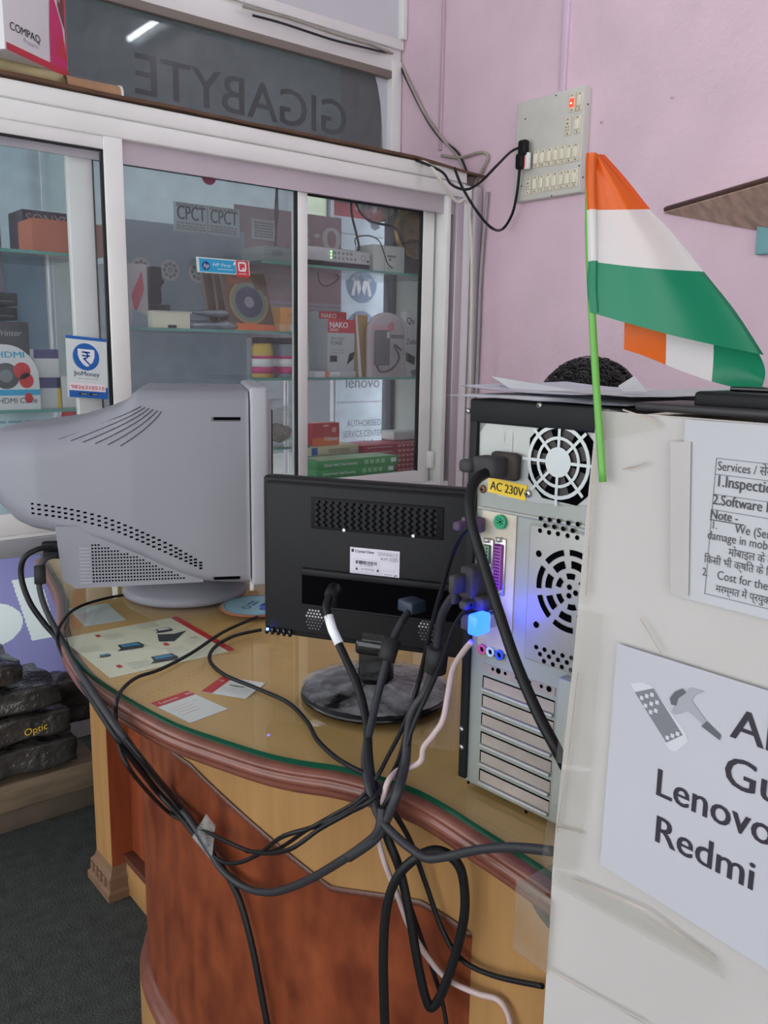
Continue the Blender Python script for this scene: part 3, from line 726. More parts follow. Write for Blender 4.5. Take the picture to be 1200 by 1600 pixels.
b.text(M, 'ATTENTION', W * .23, Hh * .21, .0035, INKG, lift=.0008); b.lines(M, W * .03, W * .66, [Hh * .15, Hh * .1, Hh * .05], .0005, INKL, lift=.0008); b.lines(M, W * .7, W * .86, [Hh * .12, Hh * .05], .0007, INKG, lift=.0008)
b.ring(M, W * .93, Hh * .09, .0012, .0021, INK, .0008, .3, 5.6, 12)
b.build('spec_label', lcd, True, label='white printed spec label')
# connector recess and ports
b = MB(); p = lp(472, 897); q = lp(700, 948); zt_, zb2 = lp(472, 897)[1], lp(472, 942)[1]
b.box((p[0], YL - .0008, zb2), (x1 - .05, YL + .002, zt_), HOLE, 0); b.box((p[0], YL - .006, zt_), (x1 - .05, YL + .001, zt_ + .010), BLACK, .002)
b.box((p[0], YL - .004, zb2 - .003), (x1 - .05, YL + .001, zb2), BLACK, .001); b.build('connector_recess', lcd, True)
b = MB()
for (qx, qy) in ((491, 968), (668, 985)):
    c = lp(qx, qy)
    for r_ in range(7):
        for k in range(6):
            x = c[0] + (k - 2.5 + .5 * (r_ % 2)) * .0046; z = c[1] + (r_ - 3) * .0044
            if abs(x - c[0]) + abs(z - c[1]) * .4 < .0165: b.disc(Mb, x, z, .0016, mat('speaker_hole', (172, 170, 176), .5) if r_ > 3 else mat('speaker_hole_dim', (74, 74, 80), .5), .0006, 6)
    b.build('speaker_grille', lcd, True); b = MB()
b = MB(); p = lp(421, 981)
for k in range(5): b.box((p[0] - .006 + k * .0092, YL - .004, z0 + .001), (p[0] - .001 + k * .0092, YL + .002, z0 + .012), BLACKG, .002)
b.build('control_buttons', lcd, True)
b = MB().ball((p[0], YL - .006, p[1]), .0022, mat('led_blue', (60, 90, 255), .3, emit=14), 2); b.build('power_light', lcd, True)
b = MB(); b.box((-.024, YL + .0, .018), (.024, YL + .026, z0 + .03), BLACKG, .008, seg=4); b.box((-.028, YL - .002, .06), (.028, YL + .03, z0 + .012), BLACKG, .006); b.build('stand_neck', lcd, True)
b = MB(); b.lathe([(.100, 0), (.105, .004), (.103, .008), (.075, .013), (.035, .020), (.028, .026)], BLACKG, 48, Matrix.Translation((0, -.0, 0)) ); base = b.build('stand_base', lcd, True)
FILM = glass('base_wrap_film', (.9, .9, .92), .5, (200, 200, 206), .08, dscale=26, lo=-.3, hi=.6)
b = MB()
def wrap(u, v):
    a = 2 * math.pi * u; r = .03 + .074 * v; z = .0235 - .0125 * v
    r += .0; z += .0022 + .0028 * abs(mnoise.noise(V((math.cos(a) * 3, math.sin(a) * 3, v * 1.2)) * 2.3)) + .0012 * mnoise.noise(V((a * 6, v * 2, 3)))
    return (r * math.cos(a), r * math.sin(a), z)
b.grid(wrap, 96, 10, FILM); b.build('plastic_wrap', base, True, label='crumpled clear film still on the base')

# ============================================================ PC TOWER (rear face towards the camera)
tu = V((.07, -.997, 0)).normalized()
tow = thing('computer_tower', V((.638, .635, ZC)), 'grey steel PC tower seen from its rear with a yellow voltage sticker', 'computer', math.atan2(tu.y, tu.x))
def tp_(px, py, y=0): v = loc_px(tow, px, py, y); return (v.x, v.z)
TW, TD, TH = .182, .44, .428
Mt = frame((0, 0, 0), (1, 0, 0), (0, 0, 1))
b = MB(); b.box((.004, 0, .004), (TW - .004, .012, TH - .012), STEELG, .001); b.box((.006, .004, .004), (TW - .006, TD, TH - .01), STEEL)
chs = b.build('rear_frame', tow, True)
BLK = mat('tower_panel_black', (30, 32, 34), .5, var=.15, scale=30, spec=.15)
MB().box((0, -.004, .008), (.006, TD, TH - .004), BLK, .0015).build('side_panel', tow, True)
MB().box((TW - .006, -.004, .008), (TW, TD, TH - .004), BLK, .0015).build('side_panel', tow, True)
MB().box((-.0005, -.005, TH - .024), (TW + .0005, TD, TH), BLK, .002).build('top_panel', tow, True)
MB().box((0, TD - .002, 0), (TW, TD + .03, TH), BLACK, .006).build('front_fascia', tow, True)
b = MB(); b.box((0, -.0046, .008), (.010, .0, TH - .02), BLK, .0008); b.build('panel_lip', tow, True)
def screw(px, py, m=CHROME, r=.004, y=0, off=.0, nm='screw'):
    p = tp_(px, py); o = MB(); Ms = frame((p[0], y - off, p[1]), (1, 0, 0), (0, 0, 1))
    o.lathe([(r, 0), (r, .001), (r * .7, .0024), (0.0002, .0026)], m, 14, Ms); o.rect(Ms, -r * .55, -r * .12, r * .55, r * .12, HOLE, .0027); o.rect(Ms, -r * .12, -r * .55, r * .12, r * .55, HOLE, .0027)
    return o.build(nm, tow, True)
for q in ((736, 642), (735, 728), (848, 633)): screw(*q, r=.0032, y=-.0045)
screw(789, 650, RUST, .0045); screw(755, 764, RUST, .0045); screw(827, 771, CHROME, .0042, -.002); screw(737, 843, CHROME, .003); screw(726, 1137, CHROME, .003, -.0045); screw(726, 1165, CHROME, .003, -.0045); screw(728, 1181, CHROME, .003)
# power supply plate
oct_ = [tp_(*q) for q in ((751, 676), (764, 658), (828, 661), (843, 655), (930, 661), (935, 790), (850, 787), (780, 775), (751, 740))]
b = MB(); b.poly(Mt, [(x, z) for x, z in oct_][::-1], mat('psu_plate', (170, 173, 170), .45, .3), .0012)
p0 = tp_(770, 672); p1 = tp_(802, 696); b.line(Mt, (p1[0], p0[1]), (p1[0], p1[1] - .016), .0008, INKL, .0016); b.line(Mt, (p0[0] + .006, p1[1]), (p1[0], p1[1]), .0008, INKL, .0016)
b.text(Mt, 'i', p1[0] - .012, p1[1] + .003, .014, INKL, lift=.0016); 
for k in range(4): b.rect(Mt, p1[0] - .020 + k * .0055, p1[1] - .015, p1[0] - .0165 + k * .0055, p1[1] - .006, mat('plate_emboss', (182, 190, 190), .5), .0016)
psu = b.build('power_supply_plate', tow, True)
fc = tp_(876, 722); R0 = abs(tp_(828, 720)[0] - fc[0])
b = MB(); k = .80
hp = [(fc[0] + R0 * a_, fc[1] + R0 * c_) for a_, c_ in ((-1.0, .55), (-.55, 1.02), (.6, 1.02), (1.02, .6), (1.02, -.7), (.6, -1.08), (-.5, -1.02), (-1.0, -.55))]
b.poly(Mt, hp[::-1], HOLE, .0016); b.build('fan_opening', psu, True)
b = MB()
for k in range(7):
    a_ = k * 2 * math.pi / 7; b.poly(Mt, [(fc[0] + R0 * .35 * math.cos(a_), fc[1] + R0 * .35 * math.sin(a_)), (fc[0] + R0 * .92 * math.cos(a_ + .15), fc[1] + R0 * .92 * math.sin(a_ + .15)), (fc[0] + R0 * .9 * math.cos(a_ + .62), fc[1] + R0 * .9 * math.sin(a_ + .62)), (fc[0] + R0 * .35 * math.cos(a_ + .7), fc[1] + R0 * .35 * math.sin(a_ + .7))], mat('fan_blade', (48, 40, 40), .5), .002)
b.build('fan_blades', psu, True)
b = MB(); GR = mat('grille_grey', (186, 192, 192), .4, .3)
b.disc(Mt, fc[0], fc[1], R0 * .40, GR, .0046)
for r_ in (.60, .68), (.89, .99): b.ring(Mt, fc[0], fc[1], R0 * r_[0], R0 * r_[1], GR, .0046, th=.001)
for k in range(8):
    a_ = k * math.pi / 4; b.line(Mt, (fc[0] + R0 * .38 * math.cos(a_), fc[1] + R0 * .38 * math.sin(a_)), (fc[0] + R0 * 1.16 * math.cos(a_), fc[1] + R0 * 1.16 * math.sin(a_)), R0 * .085, GR, .0047)
b.build('fan_grille', psu, True)
b = MB(); a = tp_(764, 765); c = tp_(824, 768); zz = tp_(770, 752)[1]
Ml = frame((a[0], -.0016, a[1] - .002), (1, 0, -.06), (0.06, 0, 1))
Wl = c[0] - a[0]; b.rect(Ml, 0, 0, Wl, .0155, mat('sticker_yellow', (232, 196, 44), .5), .0004); b.text(Ml, 'AC 230V', Wl * .06, .0035, .0125, INK, lift=.0008, fit=Wl * .86, bold=.02); b.build('voltage_sticker', tow, True, label='yellow AC 230V sticker')
# seams and perforated panel
b = MB(); s0 = tp_(757, 797); b.box((.012, -.002, s0[1]), (TW - .008, .001, s0[1] + .004), STEEL, .001)
vx = tp_(826, 900)[0]; b.box((vx, -.003, tp_(826, 1030)[1]), (TW - .008, .001, s0[1] - .004), STEEL, .0025); b.build('rear_rib', tow, True)
b = MB()
for (x, y) in [(845, 810), (859, 812), (873, 814), (888, 817), (903, 819), (852, 821), (866, 823), (880, 826), (895, 829), (844, 829), (858, 832), (872, 834), (887, 837), (902, 840), (842, 865), (838, 976),
               (838, 1011), (851, 1015), (865, 1019), (879, 1024), (893, 1028), (844, 1022), (858, 1026), (872, 1031), (886, 1035), (850, 1033), (864, 1038), (878, 1042), (892, 1047)]:
    p = tp_(x, y, -.003); b.disc(Mt, p[0], p[1], .0034 if (x, y) in ((842, 865), (838, 976)) else .0024, HOLE, .0034, 12)
    if (x, y) in ((902, 840), (838, 976), (892, 1047)): b.build('vent_holes', tow, True); b = MB()
fc2 = tp_(893, 925, -.003); R2 = abs(tp_(838, 925, -.003)[0] - fc2[0])
b = MB()
for (ra, rb, nn, gap, ph) in ((.86, 1.0, 8, .18, .2), (.56, .74, 8, .28, .2), (.30, .44, 6, .45, .1)):
    for k in range(nn):
        a0 = ph + 2 * math.pi * k / nn + gap / 2; a1 = ph + 2 * math.pi * (k + 1) / nn - gap / 2; b.ring(Mt, fc2[0], fc2[1], R2 * ra, R2 * rb, HOLE, .0036, a0, a1, 6)
for k in range(3): b.disc(Mt, fc2[0] + R2 * .12 * math.cos(k * 2.09), fc2[1] + R2 * .12 * math.sin(k * 2.09), R2 * .07, HOLE, .0036, 8)
b.build('case_fan_vents', tow, True)
# I/O shield with ports
IO = mat('io_shield', (190, 182, 164), .5, .2, var=.15, scale=40)
a = tp_(755, 793); c = tp_(795, 1023); 
b = MB(); b.box((a[0], -.0016, c[1]), (c[0] + .0035, .001, a[1]), IO, .0006); io = b.build('port_plate', tow, True)
def port(name, px, py, fn): p = tp_(px, py, -.0016); o = MB(); fn(o, frame((p[0], -.0018, p[1]), (1, 0, 0), (0, 0, 1))); return o.build(name, io, True)
PURP = mat('port_purple', (140, 62, 150), .4); GRN = mat('port_green', (54, 168, 120), .4); PNK = mat('port_pink', (214, 90, 130), .4); BLU = mat('port_blue', (40, 90, 200), .4)
def round_port(m):
    def f(o, M): o.lathe([(.0075, 0), (.0075, .004), (.0055, .004), (.0055, .001)], m, 20, M); o.disc(M, 0, 0, .0055, m, .0022); [o.disc(M, .003 * math.cos(k * 1.05 + .5), .003 * math.sin(k * 1.05 + .5), .0008, HOLE, .0026, 8) for k in range(6)]; o.box((-.001, -.001, .001), (.001, .001, .003), HOLE, 0, M)
    return f
port('mouse_port', 784, 815, round_port(GRN))
def dsub(m, w, h, rows):
    def f(o, M):
        o.box((-w / 2 - .002, -h / 2 - .006, 0), (w / 2 + .002, h / 2 + .006, .002), CHROME, .0008, M); o.box((-w / 2, -h / 2, 0), (w / 2, h / 2, .006), m, .001, M)
        for i in range(rows):
            for j in range(int(h / .0034)): o.disc(M, -w * .25 + w * .5 * i / max(1, rows - 1), -h / 2 + .003 + j * .0034, .0009, HOLE, .0064, 6)
        for s_ in (-1, 1): o.lathe([(.0026, 0), (.0026, .006), (.001, .006)], CHROME, 6, M @ Matrix.Translation((0, s_ * (h / 2 + .0045), 0)))
    return f
port('serial_port', 764, 865, dsub(mat('port_metal_green', (96, 120, 100), .4, .4), .009, .020, 2)); port('parallel_port', 782, 885, dsub(PURP, .010, .048, 3))
def jack(m):
    def f(o, M): o.lathe([(.0054, 0), (.0054, .003), (.003, .003), (.003, .0005)], m, 16, M); o.disc(M, 0, 0, .003, HOLE, .0012)
    return f
port('audio_jack', 755, 1014, jack(PNK)); port('audio_jack', 768, 1018, jack(mat('port_mint', (190, 216, 200), .4))); port('audio_jack', 782, 1023, jack(BLU))
DUST = mat('dusty_plug', (58, 56, 58), .8, var=.4, scale=60)
def plugbox(name, px, py, sx, sz, out, parent, m=DUST, taper=.5):
    p = tp_(px, py, -.002); o = MB(); x, z = p
    o.box((x - sx / 2, -out * .6, z - sz / 2), (x + sx / 2, -.002, z + sz / 2), m, .003); o.box((x - sx * taper / 2 - .004, -out, z - sz * .3), (x + sx * taper / 2 - .004, -out * .55, z + sz * .3), m, .003)
    return o
plugbox('a', 752, 905, .018, .034, .045, tow).build('video_plug', tow, True); plugbox('a', 762, 938, .022, .016, .038, tow).build('network_plug', tow, True); plugbox('a', 738, 930, .012, .022, .03, tow).build('usb_plug', tow, True)
plugbox('a', 748, 818, .020, .016, .034, tow, mat('plug_purple_dusty', (96, 74, 104), .7, var=.3, scale=50)).build('keyboard_plug', tow, True)
ub = MB(); p = tp_(757, 972, -.002); ub.box((p[0] - .010, -.03, p[1] - .004), (p[0] + .006, -.002, p[1] + .014), DUST, .002); ub.build('usb_socket', tow, True)
LEDB = mat('dongle_blue_glow', (10, 34, 255), .3, emit=26)
q = tp_(739, 977, -.045)
ub = MB(); ub.box((q[0] - .0075, -.047, q[1] - .011), (q[0] + .0055, -.024, q[1] + .011), LEDB, .003); 
uo = ub.build('usb_dongle', label='small USB dongle glowing bright blue at the back of the tower', cat='usb dongle') if False else None
dg = thing('usb_dongle', ROOTM[tow.name] @ V((q[0], -.036, q[1] - .011)), 'small USB dongle glowing bright blue in the back of the tower', 'usb dongle', math.atan2(tu.y, tu.x))
MB().box((-.0065, -.011, 0), (.0065, .012, .022), LEDB, .003).build('lit_body', dg, True); MB().box((-.005, .012, .004), (.005, .034, .018), CHROME, .001).build('usb_tongue', dg, True)
# expansion slots
zt_ = tp_(755, 1035)[1]; zb_ = tp_(755, 1232)[1]; xs0 = tp_(754, 1100)[0]; xs1 = tp_(866, 1120)[0]
b = MB(); b.box((xs0, -.0008, tp_(755, 1048)[1]), (xs1, .001, zt_), STEELD)
for k, fx in enumerate((.14, .22, .32, .48, .56, .66, .82, .92)): b.disc(Mt, xs0 + (xs1 - xs0) * fx, (tp_(755, 1041)[1] + zt_) / 2 - .001, .0032 if k % 3 == 1 else .002, HOLE, .0012, 10)
b.build('slot_rail', tow, True)
for k in range(6):
    z = tp_(753, 1063 + k * 29.5)[1]
    o = MB(); o.box((xs0, -.0012, z - .0065), (xs1, .0, z + .0065), STEELD); o.box((xs0, -.0014, z - .0065), (xs0 + .0012, 0, z + .0065), HOLE); o.box((xs0, -.0014, z + .0056), (xs1, 0, z + .0066), HOLE)
    o.box((xs0, -.0045, z - .0105), (xs1, -.0005, z - .0068), STEEL, .0012); o.build('slot_cover', tow, True)
b = MB(); xa = tp_(868, 1150, -.012)[0]; b.box((xa, -.014, tp_(880, 1270, -.012)[1] + .004), (TW - .004, -.001, tp_(880, 1060, -.012)[1]), STEELG, .002); b.build('slot_cover_strip', tow, True)
b = MB()
for q in ((733, 1222), (823, 1268)): p = tp_(*q); b.disc(Mt, p[0], p[1], .002, HOLE, .0012, 10)
b.build('frame_holes', tow, True)
for yy in (.05, .36):
    for xx in (.03, .15): MB().lathe([(.012, 0), (.012, .005)], RUB, 16, Matrix.Translation((xx, yy, 0))).build('rubber_foot', tow, True)
# ============================================================ PAPERS UNDER THE COUNTER GLASS
ZP = .7574
def flat_paper(name, quad, lab, cat, m, deco, z=ZP, th=.0005):
    """quad: photo pixels of the near-left... corners a (origin), b (along x), d (along y), lying flat at height z"""
    a, b_, d = (P(*q, z=z) for q in quad); xd = (b_ - a); yd = (d - a); W, Hh = xd.length, yd.length
    n = xd.normalized().cross(yd.normalized()); yd2 = n.cross(xd).normalized()
    if n.z < 0: raise ValueError(name)
    M = frame(a, xd, yd2); o = MB(); o.box((0, 0, 0), (W, Hh, th), m, 0, M)
    M2 = M @ Matrix.Translation((0, 0, th)); deco(o, M2, W, Hh)
    return o.build(name, label=lab, cat=cat)
CREAM = mat('leaflet_cream', (226, 226, 206), .5); DEV = mat('print_device', (52, 60, 66), .5); DEVS = mat('print_screen', (60, 140, 190), .5)
def d_leaf(o, M, W, Hh):
    o.rect(M, W * .94, 0, W, Hh, RED)
    def laptop(cx, cy, s, scr=DEVS):
        o.poly(M, [(cx - s, cy - s * .1), (cx + s * .7, cy - s * .35), (cx + s, cy + .1 * s), (cx - s * .6, cy + s * .3)], DEV, .0006)
        o.poly(M, [(cx - s * .6, cy + s * .32), (cx + s * 1.0, cy + s * .12), (cx + s * .9, cy + s * .95), (cx - s * .5, cy + s * 1.1)], DEV, .0006)
        o.poly(M, [(cx - s * .4, cy + s * .42), (cx + s * .8, cy + s * .26), (cx + s * .74, cy + s * .82), (cx - s * .36, cy + s * .96)], scr, .0008)
    laptop(W * .36, Hh * .48, W * .115); laptop(W * .46, Hh * .10, W * .115); laptop(W * .74, Hh * .70, W * .08, WHITE); laptop(W * .13, Hh * .42, W * .05)
    o.poly(M, [(W * .60, Hh * .50), (W * .70, Hh * .44), (W * .90, Hh * .62), (W * .78, Hh * .60), (W * .66, Hh * .66)], DEV, .0006)
    for fx, fy in ((.12, .14), (.24, .86), (.60, .38)): o.rect(M, W * fx, Hh * fy, W * fx + W * .035, Hh * fy + Hh * .06, RED, .0006)
    for fx, fy in ((.03, .58), (.2, .08), (.28, .76), (.56, .2), (.76, .3), (.62, .86)): o.lines(M, W * fx, W * (fx + .15), [Hh * (fy + .035 * k) for k in range(4)], .0012, INKL)
    o.text(M, 'hp', W * .84, Hh * .42, .012, INKG, lift=.0007)
flat_paper('advert_leaflet', [(172, 1060), (368, 1016), (119, 994)], 'cream laptop advertising leaflet with a red end stripe under the glass', 'leaflet', CREAM, d_leaf)
def d_card(t, big=None):
    def f(o, M, W, Hh):
        o.rect(M, 0, Hh * .80, W, Hh, RED); o.text(M, t, W * .12, Hh * .85, Hh * .11, WHITE, lift=.0008); o.text(M, 'MI', W * .82, Hh * .85, Hh * .11, WHITE, lift=.0008)
        if big: o.text(M, big, W * .3, Hh * .5, Hh * .16, INK, lift=.0007, bold=.02, shear=.2); o.lines(M, W * .2, W * .85, [Hh * .42, Hh * .33, Hh * .24], .001, INKL)
        else: o.lines(M, W * .12, W * .6, [Hh * .6, Hh * .5, Hh * .4, Hh * .3], .0008, mat('pale_red_ink', (216, 150, 146), .6)); o.text(M, 'lenovo', W * .72, Hh * .6, .004, INKL, lift=.0007)
    return f
flat_paper('visiting_card', [(297, 1130), (356, 1108), (251, 1095)], 'visiting card with a red band and a plain white front, nearer the counter edge', 'card', WHITE, d_card('Lenovo'))
flat_paper('visiting_card', [(314, 1081), (384, 1092), (331, 1056)], 'visiting card with a red end and a dark shop name, the farther of two cards', 'card', WHITE, lambda o, M, W, Hh: (o.rect(M, 0, 0, W * .25, Hh, RED), o.text(M, 'MI', W * .06, Hh * .7, .007, WHITE, lift=.0008), o.text(M, 'Videos', W * .36, Hh * .52, .009, INK, lift=.0007, bold=.02, shear=.2), o.lines(M, W * .3, W * .9, [Hh * .4, Hh * .3, Hh * .2], .001, INKL)), z=.7581)
def torn(o, M, W, Hh): o.lines(M, W * .1, W * .85, [Hh * (.15 + .14 * k) for k in range(6)], .0008, INKL)
flat_paper('torn_paper', [(133, 979), (197, 969), (118, 950)], 'small torn bluish paper slip at the left end of the counter', 'paper slip', mat('slip_blue_white', (206, 216, 220), .7), torn)
# round mat and blue book beside the CRT
c = P(400, 948, z=ZC); b = MB(); b.lathe([(.0665, 0), (.068, .001), (.067, .003)], BROWN, 48, Matrix.Translation((c.x, c.y, ZC))); Mz = Matrix.Translation((c.x, c.y, ZC + .003))
b.disc(Mz, 0, 0, .063, mat('mat_pale_blue', (150, 192, 204), .5), .0004, 48); Mr = Mz @ Matrix.Rotation(.6, 4, 'Z'); b.ring(Mr, -.02, .01, .006, .009, mat('mat_print_blue', (72, 104, 130), .5), .0008); b.rect(Mr, -.005, .002, .022, .008, mat('mat_print_blue', (72, 104, 130), .5), .0008); b.rect(Mr, -.005, .012, .022, .017, mat('mat_print_blue', (72, 104, 130), .5), .0008)
b.ring(Mz, 0, 0, .058, .0595, mat('mat_print_blue', (72, 104, 130), .5), .0006, n=48)
b.build('round_mat', label='round pale blue mat with a brown rim between the two monitors', cat='mat')
b = MB(); Mk = Matrix.Translation((.885, 1.27, ZC)) @ Matrix.Rotation(.5, 4, 'Z'); b.box((-.06, -.09, 0), (.06, .09, .012), mat('book_cover_blue', (46, 62, 130), .5), .001, Mk); b.box((-.058, -.088, .002), (.061, .088, .010), PAPERG, 0, Mk)
b.build('notebook', label='dark blue notebook lying on the counter behind the black monitor', cat='notebook')

# ============================================================ PAPER-COVERED BOX ON THE RIGHT
XBX = .55; YB0 = .436
box = thing('papered_box', (.78, .18, 0), 'tall white box wrapped in taped paper at the right end of the counter', 'box')
BOXM = mat('box_paper', (178, 174, 172), .55, var=.06, scale=6, bump=.12, bscale=9)
b = MB()
def bface(u, v):
    z = v * 1.198; y0 = YB0 - .006 - .018 * max(0, (z - .8) / .4); y = y0 + (-.34 - y0) * u
    return V((XBX - .0035 * abs(mnoise.noise(V((y * 5, z * 4, 2)))) , y, z))
b.grid(bface, 40, 50, BOXM)
k0 = len(b.v)
b.box((XBX + .003, -.34, 0), (1.02, .405, 1.192), mat('box_side', (196, 186, 170), .7, var=.08, scale=6), .003)
b.build('paper_wrap', box)
b = MB(); b.grid(lambda u, v: V((XBX - .001 + v * .47, .408 - u * .75, 1.1935 + .004 * math.sin(u * 9) * (1 - v) + .003 * mnoise.noise(V((u * 8, v * 6, 0))))), 24, 10, mat('lid_beige', (206, 192, 172), .65, var=.08, scale=8)); b.build('cardboard_lid', box)
Mf = frame((XBX - .0045, 0, 0), (0, -1, 0), (0, 0, 1))
def fp_(px, py): p = P(px, py, X=XBX - .0045); return (-p.y, p.z)
# upper notice
nb = MB(); SH = mat('notice_paper', (176, 176, 181), .6, var=.04, scale=8)
c0 = fp_(1052, 930); c1 = fp_(1200, 985); tl = fp_(1072, 655)
nb.poly(Mf, [(c0[0], c0[1]), (-.10, c0[1] + .0), (-.10, tl[1]), (tl[0], tl[1])], SH, .0006)
bx0 = fp_(1118, 716); bx1 = fp_(1092, 925); L = bx0[0] + .001; top = bx0[1]; bot = bx1[1]; TX = mat('notice_ink', (64, 64, 72), .7)
def rule(z): nb.rect(Mf, L, z, -.10, z + .0005, INKG, .001)
rule(top); rule(bot); nb.rect(Mf, L, bot, L + .0005, top, INKG, .001)
T = lambda s_, q, sz, **k: nb.text(Mf, s_, fp_(*q)[0], fp_(*q)[1], sz, TX, lift=.0012, sx=.82, **k)
T('Services / सेवाएँ', (1122, 734), .0088); rule(fp_(1117, 741)[1]); T('1.Inspection', (1119, 759), .0112, bold=.018); rule(fp_(1114, 772)[1]); T('2.Software Install', (1114, 787), .0100, bold=.018); rule(fp_(1111, 796)[1])
T('Note -', (1110, 809), .0092, bold=.02); q0 = fp_(1110, 812); nb.rect(Mf, q0[0], q0[1], q0[0] + .025, q0[1] + .0007, TX, .001)
T('1.', (1112, 825), .0080); T('We (Service Centre)', (1149, 832), .0088); T('damage in mobile', (1106, 841), .0086); T('मोबाइल के मरम्मत', (1139, 868), .0080); T('िकसी भी क्षित के िलए', (1101, 878), .0078)
T('2.', (1098, 898), .0080); T('Cost for the Repair', (1121, 904), .0088); T('मरम्मत में प्रयुक्त', (1119, 924), .0076)
nb.build('service_notice', box, label='printed service notice sheet')
# lower sign
sb_ = MB(); c = fp_(965, 1005); e = fp_(912, 1335)
sb_.poly(Mf, [(c[0] - .002, e[1]), (-.05, e[1] - .02), (-.05, c[1] + .002), (c[0], c[1])], mat('sign_paper', (174, 174, 182), .6, var=.04, scale=7), .0005)
TB = mat('sign_ink', (38, 32, 44), .6)
def big(s_, q, size, fit): p = fp_(*q); sb_.text(Mf, s_, p[0], p[1], size, TB, lift=.001, bold=.022, fit=fit)
big('All Types', (1141, 1150), .0325, .133); big('Guarantee', (1128, 1221), .0325, .148); big('Lenovo', (1022, 1239), .0315, .0895); big('Redmi', (1020, 1311), .0315, .0775)
# picture of a phone and a hammer
PH = mat('pic_phone_white', (190, 190, 196), .6); PD = mat('pic_phone_screen', (112, 112, 120), .6); PG = mat('pic_hammer_dark', (86, 86, 94), .6); PM = mat('pic_hammer_mid', (150, 150, 158), .6)
def pol(m, lift, *qs): sb_.poly(Mf, [fp_(*q) for q in qs][::-1], m, lift)
pol(PH, .0008, (986, 1068), (1004, 1066), (1020, 1072), (1074, 1148), (1076, 1158), (1056, 1174), (1046, 1170))
pol(PD, .001, (993, 1081), (1022, 1075), (1068, 1148), (1042, 1160))
for q in ((1004, 1090), (1012, 1087), (1020, 1085), (1010, 1102), (1019, 1099), (1028, 1097), (1044, 1152), (1052, 1149), (1060, 1146), (1018, 1112), (1026, 1110)):
    p = fp_(*q); sb_.rect(Mf, p[0] - .0015, p[1] - .0015, p[0] + .0015, p[1] + .0015, PH, .0012)
pol(PG, .0013, (1048, 1090), (1056, 1080), (1068, 1075), (1074, 1082), (1062, 1090), (1058, 1102), (1050, 1100))
pol(PM, .0012, (1056, 1100), (1066, 1084), (1080, 1074), (1104, 1080), (1088, 1084), (1082, 1094), (1104, 1124), (1098, 1130), (1076, 1110), (1056, 1116), (1050, 1112))
pol(PG, .0013, (1106, 1126), (1128, 1148), (1126, 1156), (1097, 1134))
sb_.build('warranty_sign', box, label='white sheet with large black words and a phone and hammer picture')
# tape strips and creased sheets
tb = MB()
CREASE = mat('crease_tone', (176, 160, 148), .8, var=.3, scale=30)  # browner tone for thin lines drawn along the paper creases
def strip(*qs, lift=.002): tb.poly(Mf, [fp_(*q) for q in qs], TAPE, lift)
strip((938, 640), (905, 940), (922, 945), (955, 640)); strip((940, 636), (1012, 652), (1030, 670), (935, 690), lift=.0024); strip((905, 950), (870, 1190), (925, 1200), (945, 960)); strip((868, 1200), (848, 1350), (905, 1360), (925, 1205), lift=.0022)
strip((870, 1355), (1120, 1490), (1135, 1530), (862, 1380)); tb.poly(Mf, [fp_(*q) for q in ((1050, 690), (1050, 930), (1078, 930), (1082, 690))], TAPEP, .002)
tb.build('tape_strips', box)
b = MB(); p0 = curtain(840, 1350, _E, .0); 
b.box((.5435, YB0 - .012, .700), (.5450, YB0 + .030, .772), TAPE, .0004); b.box((.545, YB0 + .006, .764), (.60, YB0 + .030, .7668), TAPE, .0004); b.build('joining_tape', label='crumpled clear tape joining the white box to the counter edge', cat='tape')
b = MB()
for pts_ in ([(975, 640), (1020, 655), (1032, 668)], [(975, 733), (998, 728), (1012, 722)], [(930, 700), (924, 820), (918, 930)], [(1080, 720), (1072, 800), (1052, 925)], [(1002, 965), (1035, 1020)], [(905, 1050), (890, 1180), (872, 1300)], [(870, 1290), (912, 1300)], [(895, 1370), (1010, 1420), (1118, 1500)], [(860, 1515), (940, 1560), (1010, 1598)]):
    pr_ = [fp_(*q) for q in pts_]
    b = MB()
    for i in range(len(pr_) - 1): b.line(Mf, pr_[i], pr_[i + 1], .0012, CREASE, .0016)
    b.build('paper_crease', box)
# black device and loose papers on top
def topflat(name, polypx, z, th, m, lab, cat, group=None):
    pts_ = [P(*q, z=z) for q in polypx]; o = MB(); o.prism([(p.x, p.y) for p in pts_], z, z + th, m); return o.build(name, label=lab, cat=cat, group=group)
b = MB(); Mk = Matrix.Translation((.585, .235, 1.2)); b.box((-.022, -.25, 0.004), (.03, .105, .016), BLACK, .003, Mk); b.box((-.03, -.25, 0), (.035, .148, .006), mat('charcoal_plastic', (40, 38, 42), .5), .002, Mk)
b.box((.0, -.25, .016), (.03, .09, .0195), BLACKG, .001, Mk)
b.build('black_device', label='flat black device lying on top of the white papered box', cat='device')
def sheetpile(name, cx, cy, z, w_, d_, rot, curl, m, lab, seed):
    o = MB(); Mk = Matrix.Translation((cx, cy, z)) @ Matrix.Rotation(rot, 4, 'Z')
    def f(u, v): x, y = (u - .5) * w_, (v - .5) * d_; return Mk @ V((x, y, .0006 + curl * max(0, u - .55) ** 2 * 4 + .0016 * abs(mnoise.noise(V((x * 12, y * 12, seed))))))
    o.grid(f, 16, 16, m)
    o.grid(lambda u, v: f(1 - u, v) - V((0, 0, .0005)), 16, 16, m)
    return o.build(name, label=lab, cat='paper', group='papers on the tower')
sheetpile('loose_paper', .78, .57, 1.1960, .30, .21, .1, .004, PAPER, 'white paper sheet lowest in the loose pile on the tower', 1)
sheetpile('loose_paper', .80, .60, 1.2000, .21, .24, 1.75, .006, cloth('paper_lilac', (214, 214, 226), .2), 'lilac tinted paper in the middle of the pile on the tower', 5)
